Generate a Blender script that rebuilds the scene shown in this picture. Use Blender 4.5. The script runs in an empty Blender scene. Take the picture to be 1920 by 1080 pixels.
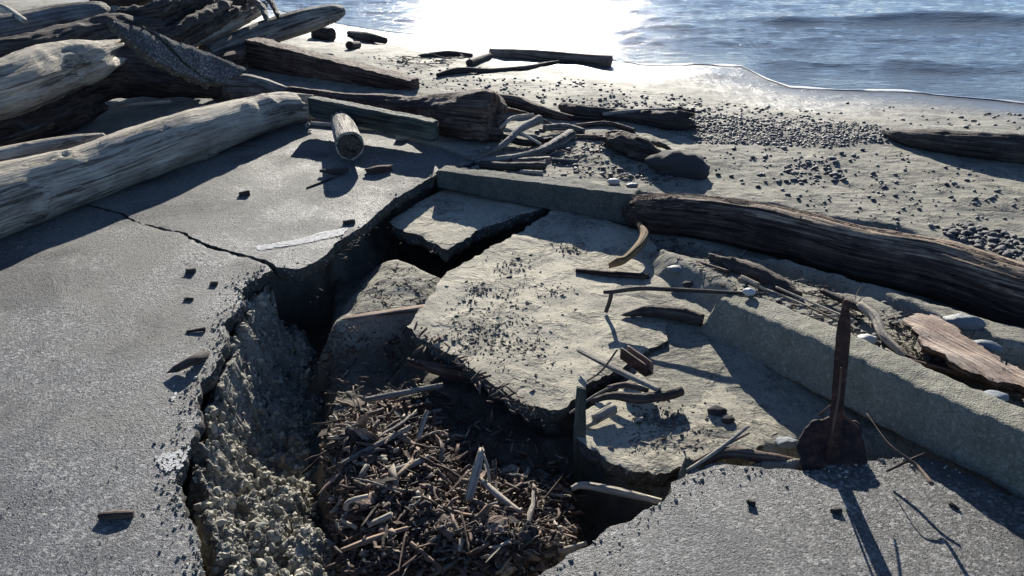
import bpy, math, random
import numpy as np
from mathutils import Vector, geometry
R = math.radians
rng = np.random.default_rng(7)
random.seed(7)
S = bpy.context.scene
COL = S.collection

# ------------------------------------------------------------------ camera, sky, sun, exposure
CAMH, PITCH, FPX = 1.65, R(27.7), 1507.0
cd = bpy.data.cameras.new('camera'); cam = bpy.data.objects.new('camera', cd); COL.objects.link(cam)
cam.location = (0, 0, CAMH); cam.rotation_euler = (R(90) - PITCH, 0, 0)
cd.sensor_width = 36; cd.lens = FPX / 1920 * 36; cd.clip_end = 3000; cd.clip_start = .02
S.camera = cam
SUN_EL, SUN_AZ = R(20.5), R(0.3)
W = bpy.data.worlds.new('World'); S.world = W; W.use_nodes = True
wn = W.node_tree.nodes; wn.clear()
sky = wn.new('ShaderNodeTexSky'); sky.sky_type = 'NISHITA'; sky.sun_disc = False
sky.sun_elevation = SUN_EL; sky.sun_rotation = SUN_AZ
sky.air_density = 0.5; sky.dust_density = 0.1; sky.ozone_density = 3.0
bg = wn.new('ShaderNodeBackground'); bg.inputs[1].default_value = 0.098
wo = wn.new('ShaderNodeOutputWorld')
W.node_tree.links.new(sky.outputs[0], bg.inputs[0]); W.node_tree.links.new(bg.outputs[0], wo.inputs[0])
sd_ = bpy.data.lights.new('sun', 'SUN'); sd_.energy = 5.0; sd_.angle = R(0.5); sd_.color = (1, .94, .83)
sun = bpy.data.objects.new('sun', sd_); COL.objects.link(sun)
sdir = Vector((math.sin(SUN_AZ) * math.cos(SUN_EL), math.cos(SUN_AZ) * math.cos(SUN_EL), math.sin(SUN_EL)))
sun.rotation_euler = sdir.to_track_quat('Z', 'Y').to_euler()
S.view_settings.view_transform = 'Standard'; S.view_settings.look = 'None'
S.view_settings.gamma = 1; S.view_settings.use_curve_mapping = False
S.view_settings.exposure = 1.12
S.cycles.use_denoising = True
S.cycles.max_bounces = 5; S.cycles.diffuse_bounces = 2; S.cycles.glossy_bounces = 2
S.cycles.sample_clamp_indirect = 4

# ------------------------------------------------------------------ maths helpers
CA, SA = math.cos(PITCH), math.sin(PITCH)
def ray(px, py):
    a = (px - 960) / FPX; b = (540 - py) / FPX
    return np.array([a, CA + b * SA, -SA + b * CA])
def G(px, py, z=0.0):
    d = ray(px, py); t = (z - CAMH) / d[2]
    return np.array([d[0] * t, d[1] * t, z])
def depth(p):
    return p[1] * CA - (p[2] - CAMH) * SA
def proj(p):
    d = depth(p)
    return 960 + FPX * p[0] / d, 540 - FPX * (p[1] * SA + (p[2] - CAMH) * CA) / d
def up_to(p, py):
    # the point straight above p that shows at picture row py
    b = (540 - py) / FPX
    h = p[1] * (-SA + b * CA) / (CA + b * SA)
    return np.array([p[0], p[1], CAMH + h])
def on_plane(px, py, P, n):
    d = ray(px, py); c = np.array([0, 0, CAMH]); t = np.dot(P - c, n) / np.dot(d, n)
    return c + d * t

def _hash(ix, iy, iz, seed):
    h = (ix * 374761393 + iy * 668265263 + iz * 2147483647 + seed * 1274126177) & 0xFFFFFFFF
    h = ((h ^ (h >> 13)) * 1274126177) & 0xFFFFFFFF
    return ((h ^ (h >> 16)) & 0xFFFF) / 32767.5 - 1.0
def vn(p, seed=0):
    p = np.asarray(p, float); f = np.floor(p).astype(np.int64); t = p - f; t = t * t * (3 - 2 * t)
    x, y, z = f[..., 0], f[..., 1], f[..., 2]; r = 0
    for dx in (0, 1):
        wx = t[..., 0] if dx else 1 - t[..., 0]
        for dy in (0, 1):
            wy = t[..., 1] if dy else 1 - t[..., 1]
            for dz in (0, 1):
                wz = t[..., 2] if dz else 1 - t[..., 2]
                r = r + wx * wy * wz * _hash(x + dx, y + dy, z + dz, seed)
    return r
def fbm(p, oct=4, seed=0, gain=.5):
    p = np.asarray(p, float); r = 0; a = 1.0
    for i in range(oct):
        r = r + a * vn(p * (2.03 ** i) + 17.3 * i, seed + i); a *= gain
    return r
def p3(x, y, s=1.0, z=0.0):
    x = np.asarray(x, float); return np.stack([x * s, np.asarray(y, float) * s, np.full_like(x, z)], -1)
def ss(a, b, x):
    t = np.clip((x - a) / (b - a), 0, 1); return t * t * (3 - 2 * t)
def seg_dist(P, A, B):
    AB = B - A; t = np.clip(((P - A) @ AB) / max(AB @ AB, 1e-12), 0, 1)
    return np.linalg.norm(P - (A + t[:, None] * AB), axis=1)
def sdist(P, poly):
    # signed distance to a closed polygon, positive inside
    P = np.asarray(P, float); n = len(poly); d = np.full(len(P), 1e9); ins = np.zeros(len(P), bool)
    for i in range(n):
        A, B = poly[i], poly[(i + 1) % n]
        d = np.minimum(d, seg_dist(P, A, B))
        c = (A[1] > P[:, 1]) != (B[1] > P[:, 1])
        if abs(B[1] - A[1]) > 1e-12:
            ins ^= c & (P[:, 0] < (B[0] - A[0]) * (P[:, 1] - A[1]) / (B[1] - A[1]) + A[0])
    return np.where(ins, d, -d)
def pix_poly(px, z=0.0):
    return np.array([G(x, y, z)[:2] for x, y in px])
def catmull(P, n):
    P = np.asarray(P, float)
    if len(P) == 2:
        t = np.linspace(0, 1, n)[:, None]; return P[0] * (1 - t) + P[1] * t
    Q = np.vstack([2 * P[0] - P[1], P, 2 * P[-1] - P[-2]])
    u = np.linspace(0, len(P) - 1, n); i = np.minimum(u.astype(int), len(P) - 2); t = (u - i)[:, None]
    a, b, c, d = Q[i], Q[i + 1], Q[i + 2], Q[i + 3]
    return .5 * ((2 * b) + (c - a) * t + (2 * a - 5 * b + 4 * c - d) * t * t + (-a + 3 * b - 3 * c + d) * t ** 3)

# ------------------------------------------------------------------ mesh helpers
def mesh(name, V, faces, smooth=True, attrs=None, midx=None):
    """faces: list of int arrays (n,3) or (n,4)"""
    me = bpy.data.meshes.new(name); V = np.asarray(V, np.float32)
    faces = [np.asarray(f, np.int32) for f in faces if len(f)]
    nl = sum(f.size for f in faces); nf = sum(len(f) for f in faces)
    me.vertices.add(len(V)); me.vertices.foreach_set('co', V.ravel())
    me.loops.add(nl); me.loops.foreach_set('vertex_index', np.concatenate([f.ravel() for f in faces]))
    me.polygons.add(nf)
    ls = []; s = 0
    for f in faces:
        k = f.shape[1]; ls.append(s + np.arange(len(f)) * k); s += f.size
    me.polygons.foreach_set('loop_start', np.concatenate(ls).astype(np.int32))
    me.polygons.foreach_set('use_smooth', np.full(nf, bool(smooth)))
    if midx is not None: me.polygons.foreach_set('material_index', np.asarray(midx, np.int32))
    me.update(calc_edges=True)
    for k, v in (attrs or {}).items():
        v = np.asarray(v, np.float32)
        if v.ndim == 1:
            a = me.attributes.new(k, 'FLOAT', 'POINT'); a.data.foreach_set('value', v)
        else:
            a = me.attributes.new(k, 'FLOAT_VECTOR', 'POINT'); a.data.foreach_set('vector', v.ravel())
    return me
def link(name, me, mats=None, parent=None, label=None, cat=None, group=None, kind=None, loc=None):
    o = bpy.data.objects.new(name, me); COL.objects.link(o)
    if mats is not None and me is not None and not len(me.materials):
        for m in (mats if isinstance(mats, (list, tuple)) else [mats]): me.materials.append(m)
    if loc is not None: o.location = loc
    if parent is not None: o.parent = parent
    for k, v in (('label', label), ('category', cat), ('group', group), ('kind', kind)):
        if v: o[k] = v
    return o
def empty(name, loc, label, cat, group=None):
    o = bpy.data.objects.new(name, None); COL.objects.link(o); o.location = loc; o.empty_display_size = .05
    o['label'] = label; o['category'] = cat
    if group: o['group'] = group
    return o
def sub(name, me, mats, par, label=None):
    """a part whose mesh is in world space, under an Empty"""
    o = link(name, me, mats, par, label)
    o.matrix_parent_inverse = par_inv(par)
    return o
def par_inv(par):
    from mathutils import Matrix
    l = Vector(par.location)
    return Matrix.Translation(-l)

# ------------------------------------------------------------------ materials
class NT:
    def __init__(s, name):
        s.mat = bpy.data.materials.new(name); s.mat.use_nodes = True; s.t = s.mat.node_tree; s.n = s.t.nodes; s.n.clear()
        s.out = s.n.new('ShaderNodeOutputMaterial'); s.b = s.n.new('ShaderNodeBsdfPrincipled')
        s.t.links.new(s.b.outputs[0], s.out.inputs[0])
    def l(s, a, b): s.t.links.new(a, b)
    def set(s, sock, v):
        if hasattr(v, 'is_output'): s.l(v, sock)
        elif isinstance(v, (tuple, list)) and len(v) == 3 and sock.type == 'RGBA': sock.default_value = (*v, 1)
        else: sock.default_value = v
    def attr(s, name, out='Vector'):
        a = s.n.new('ShaderNodeAttribute'); a.attribute_name = name; return a.outputs[out]
    def pos(s): return s.n.new('ShaderNodeNewGeometry').outputs['Position']
    def obj(s): return s.n.new('ShaderNodeTexCoord').outputs['Object']
    def rnd(s): return s.n.new('ShaderNodeObjectInfo').outputs['Random']
    def mapv(s, v, scale=(1, 1, 1), loc=(0, 0, 0)):
        n = s.n.new('ShaderNodeMapping'); s.l(v, n.inputs[0]); n.inputs['Scale'].default_value = scale
        n.inputs['Location'].default_value = loc; return n.outputs[0]
    def noise(s, v, scale, detail=3, rough=.55, dist=0, out='Fac'):
        n = s.n.new('ShaderNodeTexNoise'); s.l(v, n.inputs['Vector']); n.inputs['Scale'].default_value = scale
        n.inputs['Detail'].default_value = detail; n.inputs['Roughness'].default_value = rough
        n.inputs['Distortion'].default_value = dist; return n.outputs[out]
    def voro(s, v, scale, feat='F1', out='Distance', rand=1.0):
        n = s.n.new('ShaderNodeTexVoronoi'); n.feature = feat; s.l(v, n.inputs['Vector']); n.inputs['Scale'].default_value = scale
        n.inputs['Randomness'].default_value = rand; return n.outputs[out]
    def ramp(s, v, stops, interp='LINEAR'):
        n = s.n.new('ShaderNodeValToRGB'); s.l(v, n.inputs[0]); n.color_ramp.interpolation = interp
        while len(n.color_ramp.elements) < len(stops): n.color_ramp.elements.new(.5)
        for e, (p, c) in zip(n.color_ramp.elements, stops):
            e.position = p; e.color = (*c, 1) if isinstance(c, tuple) else (c, c, c, 1)
        return n.outputs[0]
    def mix(s, f, a, b, mode='MIX'):
        n = s.n.new('ShaderNodeMix'); n.data_type = 'RGBA'; n.blend_type = mode
        s.set(n.inputs[0], f); s.set(n.inputs[6], a); s.set(n.inputs[7], b); return n.outputs[2]
    def m(s, op, a, b=0.0, c=None):
        n = s.n.new('ShaderNodeMath'); n.operation = op; s.set(n.inputs[0], a); s.set(n.inputs[1], b)
        if c is not None: s.set(n.inputs[2], c)
        return n.outputs[0]
    def sepx(s, v, k):
        n = s.n.new('ShaderNodeSeparateXYZ'); s.l(v, n.inputs[0]); return n.outputs[k]
    def bump(s, h, dist, strength=1.0, normal=None):
        n = s.n.new('ShaderNodeBump'); s.l(h, n.inputs['Height']); n.inputs['Distance'].default_value = dist
        n.inputs['Strength'].default_value = strength
        if normal is not None: s.l(normal, n.inputs['Normal'])
        return n.outputs[0]
    def fin(s, col, rough=.8, nor=None, spec=.3):
        s.set(s.b.inputs['Base Color'], col); s.set(s.b.inputs['Roughness'], rough)
        s.b.inputs['Specular IOR Level'].default_value = spec
        if nor is not None: s.l(nor, s.b.inputs['Normal'])
        return s.mat

def mat_asphalt(name, base=(.072, .076, .084), dust=(.215, .21, .185), dustamt=.5, grain=1.0, scale=.66, spec=.5, yb=.22):
    t = NT(name); P = t.pos()
    v1 = t.voro(P, 150 * scale); c1 = t.sepx(t.voro(P, 150 * scale, out='Color'), 0)
    v2 = t.voro(P, 330 * scale); c2 = t.sepx(t.voro(P, 330 * scale, out='Color'), 1)
    n1 = t.noise(P, 3.0, 5, .6); n2 = t.noise(P, 150, 4, .75); n3 = t.noise(P, 0.9, 4, .6); n4 = t.noise(P, 420, 2, .7)
    stone = t.ramp(c1, [(0, (.012, .013, .015)), (.4, base), (.72, tuple(2.1 * b for b in base)), (1, (.62, .60, .56))])
    st2 = t.ramp(c2, [(0, (.03, .03, .034)), (.6, tuple(1.5 * b for b in base)), (1, (.40, .39, .37))])
    stone = t.mix(.45, stone, st2)
    sep = t.m('ADD', t.m('MULTIPLY', t.m('SUBTRACT', n1, .5), 3.0), t.m('MULTIPLY', t.m('SUBTRACT', n3, .5), 2.6))
    y = t.m('MULTIPLY', t.m('SUBTRACT', t.sepx(P, 1), 2.4), yb)
    d = t.m('ADD', t.m('ADD', sep, y), dustamt)
    d = t.m('ADD', d, t.m('MULTIPLY', t.m('SUBTRACT', n2, .5), 2.6))
    d = t.m('MINIMUM', t.m('MAXIMUM', d, 0.03), .9)
    dc = t.mix(t.ramp(n4, [(.3, 0.0), (.7, 1.0)]), tuple(.55 * c for c in dust), tuple(1.5 * c for c in dust))
    col = t.mix(d, stone, dc)
    pit = t.m('MULTIPLY', t.ramp(t.noise(P, 75, 3, .7), [(.38, 1.0), (.46, 0.0)]), t.ramp(t.noise(P, 4.5, 4, .6), [(.42, .25), (.6, 1.0)]))
    stain = t.ramp(t.noise(P, 1.7, 5, .65, .6), [(.38, .75), (.50, 0.0)])
    col = t.mix(stain, col, (.05, .052, .058))
    col = t.mix(t.m('MULTIPLY', pit, .7), col, (.018, .018, .02))
    h = t.m('ADD', t.m('MULTIPLY', c1, .55), t.m('ADD', t.m('MULTIPLY', n2, 1.5), t.m('MULTIPLY', c2, .30)))
    h = t.m('SUBTRACT', h, t.m('MULTIPLY', pit, .6))
    nn = t.bump(h, .0115 * grain, 1.0)
    nn = t.bump(t.noise(P, 22, 4, .6), .005 * grain, .6, nn)
    return t.fin(col, t.m('ADD', .42 if spec > .3 else .75, t.m('MULTIPLY', d, .4 if spec > .3 else .1)), nn, spec)

def mat_sand(name, a=(.31, .285, .215), b=(.215, .195, .148), wetattr=True, rip=1.0):
    t = NT(name); P = t.pos()
    n1 = t.noise(P, 2.2, 5, .6); n2 = t.noise(P, 160, 3, .7); n3 = t.noise(P, 16, 5, .65)
    f = t.m('ADD', t.m('MULTIPLY', n1, .55), t.m('ADD', t.m('MULTIPLY', n3, .5), t.m('MULTIPLY', t.m('SUBTRACT', n2, .5), .7)))
    col = t.ramp(f, [(.43, b), (.66, a)])
    spk = t.ramp(t.sepx(t.voro(P, 120, out='Color'), 1), [(.9, 0.0), (.96, 1.0)])
    col = t.mix(t.m('MULTIPLY', spk, .55), col, (.06, .055, .05))
    rough = .85
    pm = t.ramp(t.noise(P, 5.5, 4, .6, .4), [(.50, 0.0), (.60, 1.0)])
    dim = t.noise(P, 42, 4, .7)
    col = t.mix(t.m('MULTIPLY', pm, t.ramp(dim, [(.38, .85), (.55, .15)])), col, (.075, .07, .06))
    h = t.m('ADD', t.m('MULTIPLY', n3, .8), t.m('MULTIPLY', n2, .25))
    h = t.m('ADD', h, t.m('MULTIPLY', t.m('MULTIPLY', pm, dim), .9))
    bs = .012
    if wetattr:
        wet = t.attr('wet', 'Fac')
        w = t.m('MINIMUM', t.m('MAXIMUM', t.m('ADD', wet, t.m('MULTIPLY', t.m('SUBTRACT', n1, .5), .5)), 0.0), 1.0)
        wc = t.mix(n1, (.07, .068, .062), (.11, .105, .095))
        col = t.mix(t.m('MULTIPLY', w, .85), col, wc)
        col = t.mix(t.m('MULTIPLY', t.attr('soil_shade', 'Fac'), .8), col, t.mix(n3, (.035, .030, .025), (.10, .09, .07)))  # dark pit soil, doubling as painted shade inside the hole
        rough = t.m('SUBTRACT', .9, t.m('MULTIPLY', w, .60))
        # streaks drained down the beach
        st = t.noise(t.mapv(P, (2.2, 26, 5)), 1.0, 4, .6)
        h = t.m('ADD', h, t.m('MULTIPLY', st, t.m('ADD', .5, w)))
        h = t.m('MULTIPLY', h, t.m('SUBTRACT', 1.0, t.m('MULTIPLY', w, .55)))
    nn = t.bump(h, bs * rip, 1.0)
    return t.fin(col, rough, nn, .22)

def mat_wood(name, cols, grainh=.004, rough=.8, streak=1.0, dark=None, lit_top=None):
    t = NT(name); g = t.attr('gc'); r = t.rnd()
    cmb = t.n.new('ShaderNodeVectorMath'); cmb.operation = 'ADD'; t.l(g, cmb.inputs[0])
    cx = t.n.new('ShaderNodeCombineXYZ'); t.l(t.m('MULTIPLY', r, 37.0), cx.inputs[0]); t.l(cx.outputs[0], cmb.inputs[1]); g = cmb.outputs[0]
    s1 = t.noise(t.mapv(g, (2.2, 60, 60)), 1.0, 5, .65, .4)
    s2 = t.noise(t.mapv(g, (5, 190, 190)), 1.0, 3, .6)
    s3 = t.noise(g, 3.5, 5, .65)
    s4 = t.noise(t.mapv(g, (1.2, 22, 22)), 1.0, 4, .7, .8)
    f = t.m('ADD', t.m('MULTIPLY', s1, .5), t.m('ADD', t.m('MULTIPLY', s2, .22), t.m('MULTIPLY', s3, .38)))
    n = len(cols)
    col = t.ramp(f, [(.465 + .18 * i / (n - 1), c) for i, c in enumerate(cols)])
    crack = t.ramp(s4, [(.36, 1.0), (.44, 0.0)])
    col = t.mix(t.m('MULTIPLY', crack, .75), col, dark or tuple(.3 * c for c in cols[0]))
    knot = t.ramp(t.voro(t.mapv(g, (1.4, 5, 5)), 1.0), [(.05, 1.0), (.16, 0.0)])
    col = t.mix(t.m('MULTIPLY', knot, .6), col, tuple(.4 * c for c in cols[0]))
    if lit_top:   # sunlit upper side painted into the colour, paler towards the crest
        bz = t.m('ADD', t.m('MULTIPLY', t.sepx(t.attr('gc'), 1), lit_top[1]), t.m('MULTIPLY', t.m('SUBTRACT', s1, .5), 2.4))
        col = t.mix(t.ramp(bz, [(lit_top[2], 0.0), (lit_top[2] + .3, 1.0)]), col, t.mix(s2, tuple(.6 * c for c in lit_top[0]), lit_top[0]))
    h = t.m('ADD', t.m('MULTIPLY', s1, .9), t.m('ADD', t.m('MULTIPLY', s2, .5), t.m('MULTIPLY', crack, -1.1)))
    nn = t.bump(h, grainh * 1.6, streak)
    nn = t.bump(s3, grainh * 2.5, .6, nn)
    return t.fin(col, rough, nn, .25)

def mat_stone(name, cols, rough=.6, scale=40, attr='rnd'):
    t = NT(name); P = t.obj(); f = t.attr(attr, 'Fac') if attr else t.rnd()
    n = t.noise(P, scale, 4, .6)
    col = t.ramp(f, [(i / (len(cols) - 1), c) for i, c in enumerate(cols)])
    col = t.mix(t.m('MULTIPLY', n, .6), col, tuple(.45 * c for c in cols[len(cols) // 2]))
    return t.fin(col, rough, t.bump(n, .004, .7), .4)

def mat_concrete(name, a, b, moss=None, sc=1.0, aggr=1.0):
    t = NT(name); P = t.pos()
    n1 = t.noise(P, 7, 5, .65); n2 = t.noise(P, 120 * sc, 3, .7); v = t.voro(P, 170 * sc)
    col = t.mix(n1, a, b)
    if moss:
        mm = t.ramp(t.noise(P, 9, 7, .75), [(.44, 0.0), (.58, 1.0)])
        col = t.mix(t.m('MULTIPLY', mm, .7), col, moss)
    col = t.mix(t.ramp(n2, [(.35, .75), (.6, 0.0)]), col, tuple(.4 * c for c in a))
    h = t.m('ADD', n2, t.m('MULTIPLY', v, .7))
    agg = t.ramp(t.sepx(t.voro(P, 95 * sc, out='Color'), 0), [(.0, .6), (.12, 0.0), (.86, 0.0), (.95, .7)])
    col = t.mix(t.m('MULTIPLY', agg, aggr), col, t.ramp(t.sepx(t.voro(P, 95 * sc, out='Color'), 0), [(.4, (.05, .05, .045)), (.6, (.42, .40, .34))]))
    nn = t.bump(h, .005, 1.0); nn = t.bump(t.noise(P, 34, 5, .7), .007, .9, nn); nn = t.bump(n1, .012, .5, nn)
    return t.fin(col, .85, nn, .3)

def mat_rust(name):
    t = NT(name); P = t.obj(); n = t.noise(P, 30, 6, .7); n2 = t.noise(P, 140, 3, .6)
    col = t.ramp(n, [(.35, (.012, .007, .007)), (.52, (.035, .016, .013)), (.68, (.10, .045, .03))])
    return t.fin(col, .75, t.bump(t.m('ADD', n, n2), .004, 1), .3)

M_ASPH = mat_asphalt('asphalt_weathered', dustamt=.30)
M_ASPH_C = mat_asphalt('asphalt_coarse', base=(.085, .084, .084), dustamt=.12, grain=1.2)
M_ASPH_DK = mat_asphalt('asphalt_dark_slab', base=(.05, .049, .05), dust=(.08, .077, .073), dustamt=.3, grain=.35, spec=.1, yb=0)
M_EDGE = mat_concrete('asphalt_broken_edge', (.05, .05, .048), (.10, .095, .08), aggr=.5)
M_SAND = mat_sand('beach_sand', (.275, .26, .205), (.175, .168, .14))
M_SANDS = mat_sand('slab_sand', (.38, .352, .275), (.28, .258, .20), wetattr=False, rip=.8)
M_BASE = mat_concrete('gravel_binder', (.37, .345, .28), (.19, .182, .15), (.06, .06, .055))
M_CONC = mat_concrete('mossy_concrete', (.28, .265, .21), (.18, .175, .14), (.15, .148, .105), aggr=.4)
M_CURB = mat_concrete('curb_concrete', (.085, .09, .08), (.15, .145, .12), (.06, .068, .055), aggr=.12)
M_PALE = mat_wood('driftwood_pale', [(.22, .185, .15), (.35, .31, .25), (.52, .465, .37)], .010, lit_top=((.50, .44, .34), 5.0, .50))
M_GREY = mat_wood('driftwood_grey', [(.085, .075, .066), (.18, .165, .145), (.33, .30, .25)], .009)
M_BROWN = mat_wood('driftwood_brown', [(.035, .022, .018), (.08, .05, .038), (.18, .13, .095)], .008)
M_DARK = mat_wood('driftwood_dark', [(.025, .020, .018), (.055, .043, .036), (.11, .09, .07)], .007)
M_FIBRE = mat_wood('log_fibrous', [(.022, .015, .013), (.055, .037, .030), (.13, .09, .068)], .014, lit_top=((.42, .32, .23), 7.0, .75))  # pale crest colour imitates the sunlit strip along the log
M_BARK = mat_wood('bark_pink', [(.13, .08, .06), (.26, .18, .13), (.42, .32, .24)], .006)
M_YELL = mat_wood('branch_ochre', [(.10, .06, .025), (.22, .14, .06), (.34, .23, .11)], .006)
M_GREEN = mat_wood('timber_green', [(.03, .036, .032), (.055, .062, .05), (.10, .105, .08)], .004)
M_BIT = mat_stone('debris_bits', [(.025, .018, .014), (.07, .045, .033), (.13, .08, .058), (.06, .042, .032), (.24, .15, .105), (.05, .04, .035), (.11, .08, .06), (.34, .24, .17), (.09, .07, .055), (.48, .42, .33), (.13, .11, .09)], .8, 60)
M_GRAV = mat_stone('gravel_stones', [(.05, .05, .047), (.36, .335, .26), (.50, .46, .35), (.10, .10, .09), (.60, .56, .44), (.22, .21, .17), (.42, .39, .30)], .8, 50)
M_PEB = mat_stone('pebbles', [(.035, .037, .042), (.08, .08, .085), (.14, .135, .13), (.05, .05, .055), (.26, .25, .23)], .65, 30, 'rnd')
M_PEBO = mat_stone('pebble_single', [(.03, .032, .036), (.07, .07, .075), (.12, .115, .11), (.05, .05, .055), (.24, .23, .21)], .65, 30, None)
M_ROCKB = mat_stone('stone_bluegrey', [(.13, .16, .18), (.19, .21, .23)], .5, 22, None)
M_ROCKD = mat_stone('stone_dark', [(.03, .03, .033), (.055, .052, .05)], .9, 22, None)
M_ROCKW = mat_stone('stone_white', [(.50, .49, .46), (.6, .58, .54)], .5, 30, None)
M_RUST = mat_rust('rusty_steel')
t = NT('worn_paint'); P = t.pos(); M_PAINT = t.fin(t.mix(t.noise(P, 60, 4, .7), (.26, .26, .25), (.62, .62, .60)), .7, t.bump(t.noise(P, 150, 3, .7), .003), .3)
t = NT('sea_foam'); P = t.pos(); M_FOAM = t.fin(t.mix(t.noise(P, 40, 3), (.6, .6, .58), (.85, .85, .83)), .6, t.bump(t.noise(P, 90, 3), .004), .4)
t = NT('twine'); M_WIRE = t.fin((.08, .06, .05), .7)
def mat_water():
    t = NT('sea_water'); P = t.pos()
    n1 = t.noise(t.mapv(P, (2.2, 6.5, 1)), 1.7, 5, .62, .5); n2 = t.noise(t.mapv(P, (1, 2, 1)), 14, 4, .6, .3)
    h = t.m('ADD', t.m('MULTIPLY', n1, 1.0), t.m('MULTIPLY', n2, .30))
    nn = t.bump(h, .024, 1.0)
    col = t.mix(n1, (.065, .09, .108), (.14, .16, .165))
    t.b.inputs['IOR'].default_value = 1.33
    return t.fin(col, .08, nn, .14)
M_WATER = mat_water()

# ------------------------------------------------------------------ layout polygons (picture tracings laid on the ground)
CRACK = [(-700, 250), (-250, 290), (0, 335), (120, 368), (180, 388), (232, 402), (262, 418), (300, 427), (345, 436), (360, 446), (395, 461), (430, 471), (470, 482), (500, 490), (522, 501)]
RIM_A = [(545, 503), (562, 503), (590, 492), (612, 477), (628, 457), (655, 440), (680, 425), (705, 403), (740, 372), (780, 350), (825, 322)]
FAR_A = [(890, 305), (840, 285), (760, 262), (640, 232), (560, 200), (380, 140), (0, 62), (-700, 20)]
RIM_B = [(508, 503), (482, 520), (455, 540), (462, 565), (442, 590), (423, 603), (428, 640), (416, 668), (400, 695), (383, 715), (372, 745), (380, 775), (366, 810), (350, 850), (342, 885), (345, 920), (355, 960), (372, 990), (380, 1030), (388, 1090), (395, 1200), (380, 1500), (300, 2200)]
SH_PX = [(-2600, -120), (-900, -62), (-200, -35), (300, 0), (520, 18), (640, 46), (760, 64), (850, 70), (960, 78), (1080, 104), (1200, 122), (1300, 121), (1390, 124), (1432, 146), (1480, 163), (1560, 168), (1700, 173), (1800, 182), (1920, 195), (2300, 240), (3600, 360)]
SEA = -0.20
SHORE = pix_poly(SH_PX, SEA)
P_A = pix_poly(CRACK + RIM_A + FAR_A); P_B = pix_poly(CRACK[:-1] + RIM_B + [(-1500, 2200), (-2200, 700)])
RIM_C = [(1000, 1090), (1050, 1058), (1110, 1015), (1180, 975), (1230, 945), (1258, 925), (1262, 905), (1285, 882), (1340, 868), (1400, 872), (1480, 878), (1520, 878), (1600, 868), (1640, 855), (1720, 852), (1800, 880), (1990, 975), (2400, 1180), (2900, 1500), (900, 1500), (950, 1200)]
P_C = pix_poly(RIM_C)
S1_PX = [(1046, 391), (1000, 416), (960, 440), (925, 458), (900, 475), (868, 493), (838, 512), (822, 530), (812, 552), (790, 578), (762, 612), (785, 632), (820, 648), (850, 668), (885, 693), (910, 712), (950, 738), (985, 758), (1030, 772), (1062, 766), (1085, 752), (1110, 720), (1250, 640), (1260, 520), (1215, 440), (1130, 412)]
S2_PX = [(1082, 822), (1110, 845), (1140, 860), (1165, 868), (1190, 880), (1240, 886), (1282, 874), (1400, 850), (1470, 810), (1400, 730), (1290, 700), (1200, 690), (1135, 750), (1100, 770)]
Q_PX = [(728, 413), (760, 395), (800, 372), (850, 346), (940, 362), (1030, 388), (960, 408), (890, 430), (868, 447), (838, 462), (812, 450), (790, 438), (758, 430)]
REG = [
    (pix_poly(RIM_B[::1] + [(300, 2200), (-1500, 2200), (-2200, 700), (-700, 250)] + CRACK[1:-1]), -.085, .03),
    (P_A, -.085, .03),
    (P_C, -.085, .03),
    (pix_poly([(825, 330), (1040, 383), (1070, 402), (960, 560), (930, 600), (1000, 660), (1120, 670), (1165, 735), (1165, 800), (1180, 838), (1300, 872), (1300, 890), (1240, 950), (1120, 1030), (1040, 1085), (960, 1200), (900, 1500), (380, 1500), (385, 1080), (345, 900), (372, 745), (425, 600), (450, 545), (535, 488), (620, 440), (722, 362)], -.05), -.30, .03),
    (pix_poly([(430, 590), (455, 545), (545, 508), (610, 490), (615, 640), (600, 760), (600, 860), (612, 1000), (622, 1500), (330, 1500), (360, 1080), (330, 900), (372, 745)], -.2), -.52, .04),
    (pix_poly([(830, 340), (1040, 383), (1050, 400), (850, 520), (770, 480), (700, 450), (650, 470), (740, 385)], -.1), -.46, .05),
    (pix_poly([(1075, 860), (1280, 885), (1250, 940), (1150, 1000), (1080, 1000)], -.2), -.44, .04),
    (pix_poly([(600, 800), (700, 760), (790, 755), (840, 830), (920, 875), (1060, 905), (1080, 990), (900, 1060), (680, 1100), (640, 960)], -.2), -.185, .14),
    (pix_poly([(850, 985), (930, 960), (1010, 985), (1080, 975), (1075, 1040), (960, 1060), (880, 1040)], -.14), -.13, .10),
    (pix_poly([(590, 612), (635, 565), (670, 515), (695, 478), (750, 462), (805, 480), (860, 512), (825, 560), (800, 590), (640, 616)], -.14), -.145, .13),
    (pix_poly([(1046, 372), (1195, 405), (1400, 500), (1650, 600), (2000, 740), (2500, 940), (2300, 1050), (1900, 960), (1700, 870), (1500, 888), (1300, 878), (1240, 858), (1190, 850), (1150, 825), (1140, 790), (1140, 735), (1110, 690), (1040, 715), (975, 680), (920, 640), (850, 592), (900, 530), (1060, 412)], -.09), -.098, .05),
    (pix_poly([(1230, 452), (1350, 478), (1500, 516), (1640, 552), (1800, 622), (1950, 690), (2300, 830), (2300, 960), (1900, 800), (1650, 690), (1450, 598), (1350, 535), (1240, 486)], .0), -.012, .06),
    (pix_poly([(1196, 380), (1400, 400), (1640, 440), (1920, 520), (2400, 680), (2400, 800), (1920, 640), (1700, 570), (1500, 505), (1350, 462), (1200, 428)], -.05), -.085, .05),
]
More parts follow.
